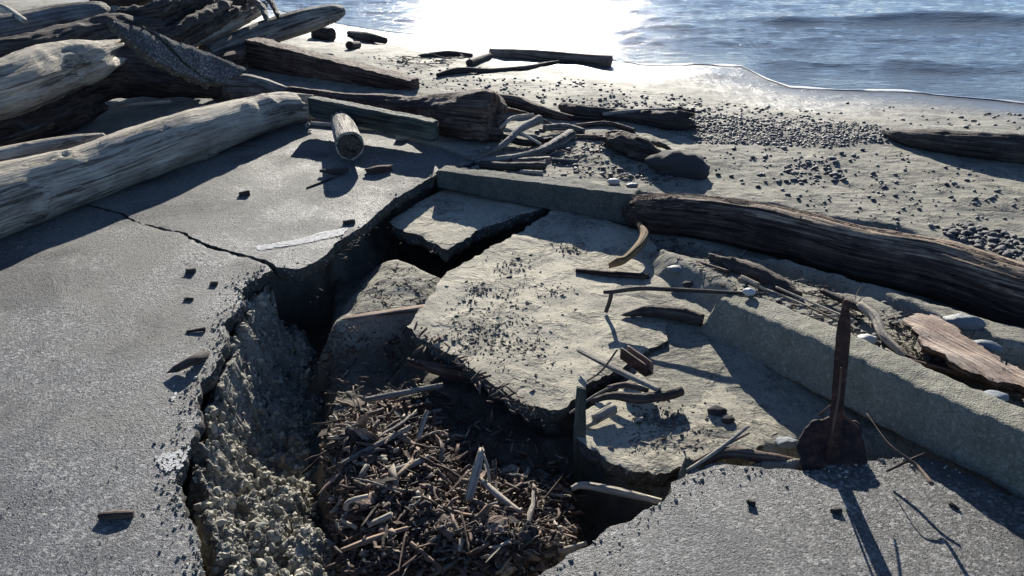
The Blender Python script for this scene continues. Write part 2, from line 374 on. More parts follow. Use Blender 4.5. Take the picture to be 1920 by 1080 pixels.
def H(x, y):
    sh = np.shape(x); P = np.stack([np.ravel(x), np.ravel(y)], -1).astype(float)
    ysh = np.interp(P[:, 0], SHORE[:, 0], SHORE[:, 1])
    d = np.full(len(P), 1e9)
    for i in range(len(SHORE) - 1): d = np.minimum(d, seg_dist(P, SHORE[i], SHORE[i + 1]))
    d = np.where(P[:, 1] < ysh, d, -d)
    z = np.where(d > 0, SEA + .205 * ss(0, 2.3, d) , SEA + np.maximum(.10 * d, -1.5))
    nz = fbm(p3(P[:, 0], P[:, 1], 3.1), 4, 3) * .012 + fbm(p3(P[:, 0], P[:, 1], 16), 3, 9) * .0035
    onb = ss(.0, .8, d)
    z = z + nz * onb
    w = fbm(p3(P[:, 0], P[:, 1], 9), 3, 21) * .02
    for i, (poly, zr, soft) in enumerate(REG):
        lo, hi = poly.min(0) - soft - .1, poly.max(0) + soft + .1
        msk = ((P > lo) & (P < hi)).all(1)
        if not msk.any(): continue
        q = P[msk]; s = sdist(q, poly) + w[msk] * (1 if i > 2 else .3)
        k = ss(-soft, soft, s) if i > 2 else ss(-soft * 2, 0, s)
        zz = z[msk]; add = nz[msk]
        if i == 12: add = nz[msk] * .8
        if i == 3: add = fbm(p3(q[:, 0], q[:, 1], 7), 4, 31) * .03
        if i == 7: add = fbm(p3(q[:, 0], q[:, 1], 6), 4, 35) * .035
        if i in (8, 9): add = fbm(p3(q[:, 0], q[:, 1], 6), 4, 37) * .012
        if i == 10:
            # the sand lies below the broken slabs near their edges and rises over them further in
            add = nz[msk] * .5 - .10 * (1 - ss(.02, .20, s)) + .035 * ss(.35, .9, s)
        z[msk] = zz * (1 - k) + (zr + add) * k
    return z.reshape(sh), d.reshape(sh)
def Hz(x, y): return float(H(np.array([x]), np.array([y]))[0][0])
def T(px, py, z0=-.05):
    z = z0
    for _ in range(8):
        p = G(px, py, z); zn = Hz(p[0], p[1]); z = .5 * z + .5 * zn
    p = G(px, py, z); return p
def TOP(p):
    """height of whatever surface carries things at p: pavement, slabs or sand"""
    P = np.array([p[:2]]); z = Hz(p[0], p[1])
    for poly, zz in TOPS:
        if sdist(P, poly)[0] > 0: z = max(z, float(zz(P[:, 0], P[:, 1])[0]))
    return z
def settle(x, y):   # the pavement has sagged a little and is not quite flat
    return fbm(p3(x, y, 1.1), 3, 60) * .005
def s1_top(x, y): return fbm(p3(x, y, 2.2), 4, 70) * .010 + fbm(p3(x, y, 13), 2, 72) * .0035 - .085
def s2_top(x, y): return fbm(p3(x, y, 2.2), 4, 71) * .010 + fbm(p3(x, y, 13), 2, 73) * .0035 - .10
TOPS = [(P_A, lambda x, y: settle(x, y) + .003), (P_B, settle), (P_C, settle), (pix_poly(S1_PX, -.085), s1_top), (pix_poly(S2_PX, -.10), s2_top), (pix_poly(Q_PX, -.10), lambda x, y: 0 * x - .098)]
def TT(px, py):
    z = -.03
    for _ in range(8):
        p = G(px, py, z); z = .4 * z + .6 * TOP(p)
    return G(px, py, z)

# ------------------------------------------------------------------ ground sheet
def axis(lo, a, b, hi, step, g=1.06):
    mid = np.arange(a, b, step); s = step; l = []; x = a
    while x > lo: s *= g; x -= s; l.append(x)
    s = step; r = []; x = b
    while x < hi: r.append(x); s *= g; x += s
    return np.concatenate([l[::-1], mid, r])
gx = axis(-90, -2.4, 2.3, 90, .0135, 1.022); gy = axis(-12, 1.2, 5.4, 160, .0135, 1.03)
X, Y = np.meshgrid(gx, gy); Z, D = H(X, Y)
nx, ny = len(gx), len(gy); idx = np.arange(nx * ny).reshape(ny, nx)
quads = np.stack([idx[:-1, :-1], idx[:-1, 1:], idx[1:, 1:], idx[1:, :-1]], -1).reshape(-1, 4)
wet = .28 * (1 - ss(1.0, 3.5, D)) + .72 * (1 - ss(.15, 1.5, D + fbm(p3(X, Y, .8), 3, 5) * .25))
PXY = np.stack([X.ravel(), Y.ravel()], -1); soil_shade = np.zeros(len(PXY)); nr = (np.abs(PXY[:, 0]) < 2.4) & (PXY[:, 1] < 5.4) & (PXY[:, 1] > .8)
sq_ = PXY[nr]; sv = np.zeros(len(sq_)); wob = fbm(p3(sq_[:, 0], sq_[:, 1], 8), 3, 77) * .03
for k_ in (3, 4, 5, 6): sv = np.maximum(sv, ss(-.06, .03, sdist(sq_, REG[k_][0]) + wob))  # soil mask also puts the hole's shade into the floor and wall colour
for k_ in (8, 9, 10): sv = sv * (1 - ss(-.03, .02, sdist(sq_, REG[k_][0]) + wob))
soil_shade[nr] = sv
me = mesh('beach_sand', np.stack([X, Y, Z], -1).reshape(-1, 3), [quads], attrs={'wet': wet.ravel(), 'soil_shade': soil_shade})
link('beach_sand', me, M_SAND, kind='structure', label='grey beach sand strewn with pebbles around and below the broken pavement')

# ------------------------------------------------------------------ broken slabs
def slab_mesh(name, outline, zf, thick, sp=.03, jag=.010, jstep=.014, bumpy=.002, seed=0, under=.012, crumble=.006, sharp=None):
    """outline: Nx2 world xy; zf(x, y) -> top height. A closed slab with a ragged edge"""
    n = len(outline); pts = []
    A = np.array(outline, float)
    area = .5 * np.sum(A[:, 0] * np.roll(A[:, 1], -1) - np.roll(A[:, 0], -1) * A[:, 1])
    if area < 0: A = A[::-1]
    for i in range(n):
        a, b = A[i], A[(i + 1) % n]; L = np.linalg.norm(b - a)
        near = min(abs(a[1]), abs(b[1])) < 7 and min(abs(a[0]), abs(b[0])) < 4
        k = max(1, int(L / (jstep if near else .3)))
        for j in range(k): pts.append(a + (b - a) * j / k)
    pts = np.array(pts)
    tan = np.roll(pts, -1, 0) - np.roll(pts, 1, 0); tan /= np.linalg.norm(tan, axis=1)[:, None] + 1e-9
    nor = np.stack([tan[:, 1], -tan[:, 0]], -1)
    q = p3(pts[:, 0], pts[:, 1])
    off = fbm(q * 14, 2, seed + 2) * jag + fbm(q * 45, 2, seed + 5) * jag * .6
    pts = pts + nor * off[:, None]
    lo, hi = pts.min(0), pts.max(0)
    area = abs(area); s = sp if area < 4 else sp * 1.6
    gx = np.arange(lo[0], hi[0], s); gy = np.arange(lo[1], hi[1], s)
    if len(gx) * len(gy) > 60000:
        gx = np.arange(max(lo[0], -4), min(hi[0], 4), s * 1.3); gy = np.arange(max(lo[1], .5), min(hi[1], 7), s * 1.3)
    XX, YY = np.meshgrid(gx, gy); I = np.stack([XX.ravel(), YY.ravel()], -1); I = I + rng.uniform(-.3, .3, I.shape) * s
    I = I[sdist(I, pts) > s * .6]
    allp = np.vstack([pts, I]); nb = len(pts)
    out = geometry.delaunay_2d_cdt([Vector(p) for p in allp], [], [list(range(nb))], 1, 1e-6)
    V = np.array([list(v) for v in out[0]]); F = np.array([f for f in out[2] if len(f) == 3], int)
    orig = out[3]; bmap = {}
    for k, lst in enumerate(orig):
        for o in lst:
            if o < nb and o not in bmap: bmap[o] = k
    loop = [bmap[i] for i in range(nb)]; loop = [l for i, l in enumerate(loop) if l != loop[i - 1]]
    e = np.array(loop); nb = len(e)
    zt = zf(V[:, 0], V[:, 1]) + fbm(p3(V[:, 0], V[:, 1], 5), 3, seed) * bumpy
    zt[e] -= np.abs(fbm(p3(V[e, 0], V[e, 1], 30), 2, seed + 8)) * crumble
    top = np.column_stack([V, zt]); nV = len(V)
    B = V[e]; tan = np.roll(B, -1, 0) - np.roll(B, 1, 0); tan /= np.linalg.norm(tan, axis=1)[:, None] + 1e-9
    nor = np.stack([tan[:, 1], -tan[:, 0]], -1)
    verts = [top]; faces = []; prev = e; tz = zt[e]; K = 5; base = nV
    for k in range(1, K + 1):
        u = k / K; zz = tz - thick * u
        o = fbm(np.column_stack([B * 32, zz * 40]), 3, seed + 11) * .011 + .006 * math.sin(math.pi * u) - under * u
        ring = np.column_stack([B + nor * o[:, None], zz]); verts.append(ring)
        cur = base + np.arange(nb); base += nb
        faces.append(np.stack([prev, cur, np.roll(cur, -1), np.roll(prev, -1)], -1)); prev = cur
    inner = np.setdiff1d(np.arange(nV), e)
    mp = np.zeros(nV, int); mp[e] = prev
    mp[inner] = base + np.arange(len(inner))
    verts.append(np.column_stack([V[inner], zt[inner] - thick]))
    side = np.vstack(faces); bot = mp[F][:, ::-1]
    a = V[F[0, 1]] - V[F[0, 0]]; b = V[F[0, 2]] - V[F[0, 0]]
    if a[0] * b[1] - a[1] * b[0] < 0: F = F[:, ::-1]; bot = bot[:, ::-1]
    mi = np.concatenate([np.zeros(len(F)), np.ones(len(bot)), np.ones(len(side))])
    me = mesh(name, np.vstack(verts), [F, bot, side], midx=mi)
    # keep the lip crisp
    se = me.attributes.new('sharp_edge', 'BOOLEAN', 'EDGE')
    E = np.zeros(len(me.edges) * 2, int); me.edges.foreach_get('vertices', E); E = E.reshape(-1, 2)
    ise = np.zeros(sum(len(v) for v in verts), bool); ise[e] = True
    se.data.foreach_set('value', (ise[E[:, 0]] & ise[E[:, 1]]))
    return me
flat = lambda z: (lambda x, y: np.full(np.shape(x), float(z)))
link('asphalt_pavement', slab_mesh('asphalt_pavement', P_B, settle, .07, seed=1), [M_ASPH, M_EDGE], kind='structure', label='grey weathered asphalt pavement on the near left of the crack')
me = slab_mesh('asphalt_pavement_far', P_A, lambda x, y: settle(x, y) + .003, .07, seed=2, jag=.006)
link('asphalt_pavement', me, [M_ASPH, M_EDGE], kind='structure', label='sandy asphalt pavement beyond the crack, ending in a lip over the hole')
link('asphalt_pavement', slab_mesh('asphalt_pavement_right', P_C, settle, .075, seed=3), [M_ASPH_C, M_EDGE], kind='structure', label='coarse grey asphalt pavement at the lower right, around the rusty stake')
# the two cracks' shared edge is opened by a real gap: the near piece is pulled back a little
bpy.data.objects['asphalt_pavement'].location = (-.006, -.011, 0)

def zplane(pts):
    A = np.array([[p[0], p[1], 1] for p in pts]); c = np.linalg.lstsq(A, np.array([p[2] for p in pts]), rcond=None)[0]
    return lambda x, y: c[0] * x + c[1] * y + c[2]
link('broken_slab', slab_mesh('slab_big', pix_poly(S1_PX, -.085), s1_top, .075, sp=.022, seed=5, jag=.012, bumpy=.004), [M_SANDS, M_EDGE],
     label='largest sand-covered broken asphalt slab, jutting over the middle of the hole', cat='asphalt slab', group='broken asphalt slabs in the hole')
link('broken_slab', slab_mesh('slab_low', pix_poly(S2_PX, -.10), s2_top, .07, sp=.022, seed=6, jag=.013, bumpy=.004), [M_SANDS, M_EDGE],
     label='sand-covered broken slab left of the rusty stake, with a dark drop below its edge', cat='asphalt slab', group='broken asphalt slabs in the hole')
link('broken_slab', slab_mesh('slab_square', pix_poly(Q_PX, -.10), zplane([G(728, 413, -.11), G(850, 346, -.09), G(1030, 388, -.095), G(838, 462, -.115)]), .075, sp=.02, seed=7, jag=.009, bumpy=.003), [M_SANDS, M_EDGE],
     label='small squarish slab lying alone in the dark channel below the curb', cat='asphalt slab', group='broken asphalt slabs in the hole')

# leaning slab of dark asphalt, cracked in two
L1, L2, L3 = G(210, 35, .78), G(400, 155, .28), G(468, 128, .28)
nL = np.cross(L2 - L1, L3 - L2); nL = nL / np.linalg.norm(nL)
if nL[2] < 0: nL = -nL
ex = (L2 - L1) / np.linalg.norm(L2 - L1); ey = np.cross(nL, ex)
def lean_piece(pxs, seed):
    loc = np.array([[np.dot(on_plane(x, y, L1, nL) - L1, ex), np.dot(on_plane(x, y, L1, nL) - L1, ey)] for x, y in pxs])
    m_ = slab_mesh('piece', loc, flat(0), .07, sp=.025, seed=seed, jag=.006, bumpy=.001)
    n = len(m_.vertices); V = np.zeros(n * 3); m_.vertices.foreach_get('co', V); V = V.reshape(-1, 3)
    V = L1 + V[:, :1] * ex + V[:, 1:2] * ey + V[:, 2:] * nL
    m_.vertices.foreach_set('co', V.ravel().astype(np.float32)); m_.update(); return m_
root = empty('leaning_slab', tuple(L2), 'dark cracked asphalt slab leaning up against the driftwood logs', 'asphalt slab')
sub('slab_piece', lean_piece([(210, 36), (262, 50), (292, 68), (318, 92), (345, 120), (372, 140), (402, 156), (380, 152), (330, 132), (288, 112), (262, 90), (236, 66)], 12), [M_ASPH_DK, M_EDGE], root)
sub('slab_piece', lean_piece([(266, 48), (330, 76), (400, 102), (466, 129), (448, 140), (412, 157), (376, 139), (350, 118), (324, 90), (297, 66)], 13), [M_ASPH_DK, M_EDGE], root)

# ------------------------------------------------------------------ gravel base exposed along the left rim
gp = pix_poly([(420, 590), (455, 540), (510, 500), (560, 500), (600, 545), (604, 640), (600, 760), (604, 860), (618, 930), (628, 1000), (632, 1090), (640, 1200), (640, 1500), (330, 1500), (360, 1080), (320, 900), (350, 780), (390, 690)], -.12)
rimw = pix_poly(RIM_B[1:] , 0)
lo, hi = gp.min(0) - .05, gp.max(0) + .05; lo[1] = max(lo[1], .95)
xs = np.arange(lo[0], hi[0], .0075); ys = np.arange(lo[1], hi[1], .0075); X, Y = np.meshgrid(xs, ys)
P = np.stack([X.ravel(), Y.ravel()], -1)
dr = np.full(len(P), 9.0)
for i in range(len(rimw) - 1): dr = np.minimum(dr, seg_dist(P, rimw[i], rimw[i + 1]))
inB = sdist(P, P_B) > 0; dr = np.where(inB, -dr, dr); de = sdist(P, gp)
q = p3(P[:, 0], P[:, 1])
tt = np.clip(dr / .42, 0, 1)
far = ss(1.9, 2.6, P[:, 1]); zb = -.078 - .12 * tt - (.07 + .23 * far) * ss(.0, .13, dr) + fbm(q * 6, 3, 41) * .03 * (1 + far)
cell = np.abs(fbm(q * 22, 3, 43)); zb = zb + (.5 - cell) * .032 + fbm(q * 60, 3, 44) * .005
pits = ss(.10, .38, fbm(q * 17, 3, 47)); zb = zb - pits * .055
zb = np.minimum(zb, -.073 + .02 * (dr < 0) * 0)
zb = zb - .22 * (1 - ss(-.02, .09, de + fbm(q * 12, 3, 45) * .03))
V = np.column_stack([P, zb]); idx = np.arange(len(P)).reshape(X.shape)
quads = np.stack([idx[:-1, :-1], idx[:-1, 1:], idx[1:, 1:], idx[1:, :-1]], -1).reshape(-1, 4)
quads = quads[(de[quads] > -.07).all(1)]
link('gravel_base', mesh('gravel_base', V, [quads]), M_BASE, kind='structure', label='rough pale conglomerate gravel base exposed below the asphalt rim')
_gxs, _gys, _gz = xs, ys, zb.reshape(X.shape)
def gravel_z(x, y):
    i = np.clip(((x - _gxs[0]) / .0075).astype(int), 0, len(_gxs) - 1); j = np.clip(((y - _gys[0]) / .0075).astype(int), 0, len(_gys) - 1)
    return _gz[j, i]

# ------------------------------------------------------------------ sea
sx = []; 
xs_ = np.concatenate([np.linspace(SHORE[0, 0], -7, 60, endpoint=False), np.linspace(-7, 9, 620, endpoint=False), np.linspace(9, SHORE[-1, 0], 40)])
ysr = np.interp(xs_, SHORE[:, 0], SHORE[:, 1]) + fbm(p3(xs_, xs_ * 0, 2.5), 3, 80) * .04
o = [0, .008, .02, .04]; s = .022
while o[-1] < 900: o.append(o[-1] + s); s *= 1.017 if o[-1] < 20 else 1.08
o = np.array(o)
X = xs_[None, :] * (1 + o[:, None] / 9.0); Y = ysr[None, :] + o[:, None]
q = p3(X, Y)
amp = ss(0, 1.2, o)[:, None]
wv = fbm(p3(X * .9, Y * 2.2), 4, 81) * .022 + fbm(p3(X * 4, Y * 9), 3, 83) * .006
crest_y = np.interp(X, [G(1250, 50, SEA)[0], G(1450, 36, SEA)[0], G(1700, 30, SEA)[0], G(1920, 38, SEA)[0], 30], [G(1250, 50, SEA)[1], G(1450, 38, SEA)[1], G(1700, 34, SEA)[1], G(1920, 42, SEA)[1], 14]) + fbm(p3(X * .5, Y * 0), 2, 88) * .15
cm = ss(G(1330, 40, SEA)[0], G(1560, 35, SEA)[0], X)
dy = Y - crest_y
crest = .07 * cm * np.where(dy < 0, np.exp(-(dy / .26) ** 2), np.exp(-(dy / .7) ** 2))
roll = .045 * np.sin((Y + .2 * X + fbm(p3(X * .3, Y * .3), 2, 90) * 1.0) * 1.5) * ss(3, 8, o)[:, None]
Zw = SEA + .002 + .003 * ss(0, .03, o)[:, None] + (wv + roll) * amp + crest
idx = np.arange(X.size).reshape(X.shape)
quads = np.stack([idx[:-1, :-1], idx[:-1, 1:], idx[1:, 1:], idx[1:, :-1]], -1).reshape(-1, 4)
link('sea_water', mesh('sea_water', np.stack([X, Y, Zw], -1).reshape(-1, 3), [quads]), M_WATER, kind='structure', label='glittering blue sea with low waves washing up the beach')
# foam line on the wash's edge
m_ = (xs_ > G(1180, 122, SEA)[0]) & (xs_ < 9); fx, fy = xs_[m_], ysr[m_]
n = len(fx); w = .012 + .030 * np.clip(fbm(p3(fx, fy, 5), 3, 91) + .4, 0, 1)
rows = []
for u, h in ((-1, 0), (-.5, 1), (0, 1.3), (.5, 1), (1, 0)):
    rows.append(np.column_stack([fx, fy + .01 + u * w, SEA + .004 + h * (.003 + .05 * w)]))
idx = np.arange(5 * n).reshape(5, n)
quads = np.stack([idx[:-1, :-1], idx[:-1, 1:], idx[1:, 1:], idx[1:, :-1]], -1).reshape(-1, 4)
link('foam_line', mesh('foam_line', np.vstack(rows), [quads]), M_FOAM, kind='stuff', label='thin white line of foam on the edge of the wash')

# ------------------------------------------------------------------ logs and sticks
def tube(name, pts, rad, seg=40, step=.02, rough=.06, groove=.03, end0='cut', end1='cut', seed=0, flat_=1.0, knots=0, lump=.0, bend=0.0):
    pts = np.asarray(pts, float); rad = np.asarray(rad, float)
    L = np.linalg.norm(np.diff(pts, axis=0), axis=1).sum(); n = max(4, int(L / step))
    if bend and len(pts) == 2:
        md = (pts[0] + pts[1]) / 2 + np.array([random.uniform(-1, 1), random.uniform(-1, 1), random.uniform(0, .5)]) * bend * L
        pts = np.array([pts[0], md, pts[1]]); rad = np.array([rad[0], rad.mean(), rad[1]])
    C = catmull(pts, n); r = np.interp(np.linspace(0, 1, n), np.linspace(0, 1, len(rad)), rad)
    Tn = np.gradient(C, axis=0); Tn /= np.linalg.norm(Tn, axis=1)[:, None]
    up = np.array([0, 0, 1.0]); 
    if abs(Tn[0][2]) > .9: up = np.array([1.0, 0, 0])
    N = up - Tn * (Tn @ up)[:, None]; N /= np.linalg.norm(N, axis=1)[:, None]; B = np.cross(Tn, N)
    s = np.concatenate([[0], np.cumsum(np.linalg.norm(np.diff(C, axis=0), axis=1))])
    th = np.linspace(0, 2 * np.pi, seg, endpoint=False)
    TH, SS = np.meshgrid(th, s); RR = r[:, None]
    c, sn = np.cos(TH), np.sin(TH); so = seed * 13.7
    g1 = fbm(np.stack([SS * 1.2 / max(r.mean() * 8, .05) * .5 + so, c * 1.3, sn * 1.3], -1), 3, seed)
    g2 = fbm(np.stack([SS * 1.6 + so, c * 5, sn * 5], -1), 3, seed + 3)
    g3 = fbm(np.stack([SS * 2.5 + so, c * 15, sn * 15], -1), 2, seed + 4)
    k = 1 + rough * g1 + groove * g2 + groove * .35 * g3
    if lump: k = k + lump * fbm(np.stack([SS / r.mean() * .9 + so, c * 2, sn * 2], -1), 4, seed + 7)
    rs = np.random.default_rng(seed + 5)
    for _ in range(knots):
        ks, kt = rs.uniform(.1, .9) * L, rs.uniform(0, 6.28); kr = r.mean() * rs.uniform(.25, .5)
        dd = np.sqrt(((SS - ks)) ** 2 + (((TH - kt + np.pi) % (2 * np.pi) - np.pi) * RR) ** 2)
        k = k + rs.uniform(.08, .22) * np.exp(-(dd / kr) ** 2) - .16 * np.exp(-(dd / (kr * .35)) ** 2)
    rr = RR * k
    V = C[:, None] + (N[:, None] * c[..., None] * flat_ + B[:, None] * sn[..., None]) * rr[..., None]
    for e, (i0, sg) in ((end0, (0, -1)), (end1, (-1, 1))):
        if e == 'broken':   # splintered: pull the last rings in and out along the grain
            sp = fbm(np.stack([c[0] * 3.5 + so, sn[0] * 3.5, c[0] * 0], -1), 3, seed + 9)
            kk = min(10, n // 3)
            for j in range(kk):
                ii = j if i0 == 0 else n - 1 - j
                V[ii] += Tn[i0] * (sg * sp * r[i0] * 1.5 * (1 - j / kk))[:, None]
    gc = np.stack([SS, c * rr, sn * rr], -1)
    rings = [V[i] for i in range(n)]; gcs = [gc[i] for i in range(n)]
    def cap(ci, e, sg, at):
        R0 = rings[at]; g0 = gcs[at]; cen = R0.mean(0); out = []
        if e == 'round': prof = [(.96, .18), (.84, .42), (.62, .66), (.34, .84), (.1, .92)]
        elif e == 'hollow': prof = [(.90, .02), (.78, -.10), (.66, -.6), (.5, -1.2), (.1, -1.5)]
        elif e == 'point': prof = [(.75, .5), (.5, 1.1), (.3, 1.7), (.15, 2.1), (.04, 2.4)]
        else: prof = [(.95, .04), (.75, .06), (.5, .05), (.25, .06), (.05, .05)]
        rc = np.linalg.norm(R0 - cen, axis=1).mean()
        for a, b in prof:
            nz = fbm(np.stack([c[0] * a * 6 + so, sn[0] * a * 6, c[0] * 0 + b], -1), 3, seed + 15) * (.10 if e != 'broken' else .5)
            ring = cen + (R0 - cen) * a + Tn[ci] * (sg * rc * (b + nz * (1 - .3 * a)))[:, None]
            gg = g0.copy(); gg[:, 1:] *= a; gg[:, 0] += sg * rc * b; out.append((ring, gg))
        return out
    c0 = cap(0, end0, -1, 0); c1 = cap(-1, end1, 1, n - 1)
    rings = [a for a, _ in c0[::-1]] + rings + [a for a, _ in c1]
    gcs = [a for _, a in c0[::-1]] + gcs + [a for _, a in c1]
    VV = np.vstack(rings); GG = np.vstack(gcs); m = len(rings)
    idx = np.arange(m * seg).reshape(m, seg)
    F = np.stack([idx[:-1], np.roll(idx[:-1], -1, 1), np.roll(idx[1:], -1, 1), idx[1:]], -1).reshape(-1, 4)
    VV = np.vstack([VV, rings[0].mean(0), rings[-1].mean(0)]); GG = np.vstack([GG, gcs[0].mean(0), gcs[-1].mean(0)])
    a, b = m * seg, m * seg + 1
    f0 = np.stack([np.full(seg, a), np.roll(idx[0], -1), idx[0]], -1); f1 = np.stack([np.full(seg, b), idx[-1], np.roll(idx[-1], -1)], -1)
    return mesh(name, VV, [F[:, ::-1], f0[:, ::-1], f1[:, ::-1]], attrs={'gc': GG})
def axis_pts(spec, sink=.12):
    """spec: (px, py, radius in px, [centre height]) -> world points and radii, resting on what is below"""
    P, Rr = [], []
    for q in spec:
        px, py, rp = q[:3]; z = .05
        if len(q) > 3 and q[3] is not None: p = G(px, py, q[3]); rw = rp * depth(p) / FPX
        else:
            for _ in range(10):
                p = G(px, py, z); rw = rp * depth(p) / FPX; z = .4 * z + .6 * (TOP(p) + rw * (1 - sink))
            p = G(px, py, z); rw = rp * depth(p) / FPX
        P.append(p); Rr.append(rw)
    return np.array(P), np.array(Rr)
_seed = [100]
def log(name, spec, mat, label, cat, group=None, parent=None, **kw):
    _seed[0] += 1; P, Rr = axis_pts(spec, kw.pop('sink', .12)); kw.setdefault('seed', _seed[0])
    big = Rr.max()
    kw.setdefault('seg', 56 if big > .09 else 28 if big > .04 else 14 if big > .012 else 8)
    kw.setdefault('step', .02 if big > .09 else .015 if big > .02 else .012)
    me = tube(name, P, Rr, **kw)
    if parent is not None: return sub(name, me, mat, parent, label)
    c = P.mean(0); V = np.zeros(len(me.vertices) * 3, np.float32); me.vertices.foreach_get('co', V)
    V = V.reshape(-1, 3) - c.astype(np.float32); me.vertices.foreach_set('co', V.ravel()); me.update()
    return link(name, me, mat, label=label, cat=cat, group=group, loc=tuple(c))
LG = 'driftwood logs heaped at the left'
# the long pale log across the left, with knots as parts
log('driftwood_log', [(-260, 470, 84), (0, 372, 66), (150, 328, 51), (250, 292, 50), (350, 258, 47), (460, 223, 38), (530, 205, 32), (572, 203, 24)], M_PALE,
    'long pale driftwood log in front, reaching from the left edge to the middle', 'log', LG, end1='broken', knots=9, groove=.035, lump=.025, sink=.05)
log('driftwood_log', [(-100, 320, 26, .18), (0, 298, 22, .19), (90, 277, 18, .20), (150, 265, 14, .20), (192, 256, 7, .20)], M_PALE, 'thin pale log lying just behind the long front log at the left edge', 'log', LG, end1='round', knots=2)
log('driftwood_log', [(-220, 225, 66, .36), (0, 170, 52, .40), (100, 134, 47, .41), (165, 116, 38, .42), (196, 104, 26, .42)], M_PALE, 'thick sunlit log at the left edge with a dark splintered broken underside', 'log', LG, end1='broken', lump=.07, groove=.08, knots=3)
log('driftwood_log', [(-120, 84, 36, .42), (0, 62, 32, .46), (100, 43, 33, .47), (170, 33, 30, .48), (190, 30, 26, .48)], M_GREY, 'smooth dark grey log with a rounded end at the top left corner', 'log', LG, end1='round', groove=.02)
log('driftwood_log', [(-60, 112, 20, .30), (40, 100, 14, .32), (90, 88, 8, .33)], M_GREY, 'grey split log wedged between two big logs at the left edge', 'log', LG, end1='broken')
log('driftwood_log', [(315, 92, 14, .22), (360, 72, 18, .25), (410, 50, 19, .30), (450, 30, 19, .34), (480, 14, 16, .38)], M_PALE, 'grey log with a knotty root end behind the leaning slab', 'log', LG, end1='broken', knots=5, lump=.12)
log('driftwood_log', [(385, 105, 20, .12), (440, 84, 22, .15), (500, 61, 23, .20), (570, 40, 22, .26), (620, 26, 17, .30), (638, 21, 11, .31)], M_GREY, 'grey brown log with a rounded tip pointing up towards the sea', 'log', LG, end1='round', groove=.02)
log('driftwood_log', [(340, 130, 14, .10), (430, 112, 14, .10), (520, 88, 13, .10)], M_BROWN, 'brown log half hidden below the log with the rounded tip', 'log', LG)
log('driftwood_log', [(404, 172, 17), (430, 163, 24), (480, 165, 22), (545, 178, 12)], M_GREY, 'short grey log with a blunt round end below the leaning slab', 'log', LG, end0='round', lump=.06)
# dark root mass in the top left
root = empty('stump', tuple(G(340, 60, .3)), 'dark upturned stump with roots behind the leaning slab', 'stump', None)
log('trunk', [(230, 95, 30, .30), (290, 60, 42, .42), (360, 20, 45, .50), (430, -20, 42, .6)], M_DARK, None, None, parent=root, lump=.25, groove=.12)
for i, sp in enumerate([[(230, 30, 14, .55), (290, 22, 16, .6), (360, -10, 16, .66)], [(250, 95, 14, .35), (330, 60, 15, .45), (420, 12, 12, .55)], [(300, 100, 10, .3), (380, 60, 12, .4), (440, 20, 10, .5)], [(480, -20, 6, .5), (505, 0, 5, .45), (522, 30, 5, .38)], [(455, -10, 6, .5), (488, 10, 6, .44), (500, 35, 5, .36)], [(180, 10, 18, .5), (240, -10, 22, .6), (330, -30, 24, .6)]]):
    log('root', sp, M_DARK if i != 4 else M_GREY, None, None, parent=root, lump=.2, end1='point')
log('driftwood_log', [(-80, 0, 12, .62), (0, 15, 9, .6), (38, 34, 6, .57), (48, 40, 4, .56)], M_PALE, 'thin pale branch poking out at the top left corner', 'branch')
log('driftwood_chunk', [(203, 26, 9, .50), (216, 22, 11, .50), (228, 24, 9, .5)], M_PALE, 'small sunlit block of wood at the tip of the leaning slab', 'wood block', end0='broken', end1='broken')
log('driftwood_chunk', [(55, 26, 6, .55), (68, 20, 8, .55), (78, 22, 5, .55)], M_PALE, 'small sunlit knob of wood behind the smooth grey log', 'wood block')
log('driftwood_stick', [(195, 205, 2.5, .05), (240, 196, 4, .06), (320, 190, 3, .06)], M_PALE, 'thin pale stick in the deep shade under the logs', 'stick')
log('driftwood_stick', [(285, 146, 4, .2), (303, 136, 4, .2)], M_GREY, 'short stick poking from the dark below the leaning slab', 'stick')
log('driftwood_log', [(150, 150, 46, .22), (240, 140, 44, .22), (330, 150, 34, .17), (410, 165, 20, .12)], M_DARK, 'black log added to darken the hollow right under the leaning slab', 'log', LG, lump=.12)  # added log, fills the hollow so that it renders black
log('driftwood_log', [(-100, 130, 40, .35), (60, 110, 44, .40), (200, 80, 46, .42), (300, 70, 36, .40)], M_DARK, 'dark thick log added to cast shade, between the sunlit broken log and the smooth grey log', 'log', LG, lump=.12)  # added log, raises the heap so its shadow covers the ground
# dark rotten mass under the big broken log
root = empty('rotten_log', tuple(G(60, 240, .1)), 'rotten black log in the shade below the sunlit broken log', 'log')
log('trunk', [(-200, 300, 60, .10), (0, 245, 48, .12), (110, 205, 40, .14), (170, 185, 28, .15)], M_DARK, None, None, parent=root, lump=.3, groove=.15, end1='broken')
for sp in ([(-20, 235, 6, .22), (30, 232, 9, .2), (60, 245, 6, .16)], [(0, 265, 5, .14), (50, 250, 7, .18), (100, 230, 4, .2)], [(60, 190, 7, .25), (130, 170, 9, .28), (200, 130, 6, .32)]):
    log('splinter', sp, M_DARK, None, None, parent=root, lump=.2)

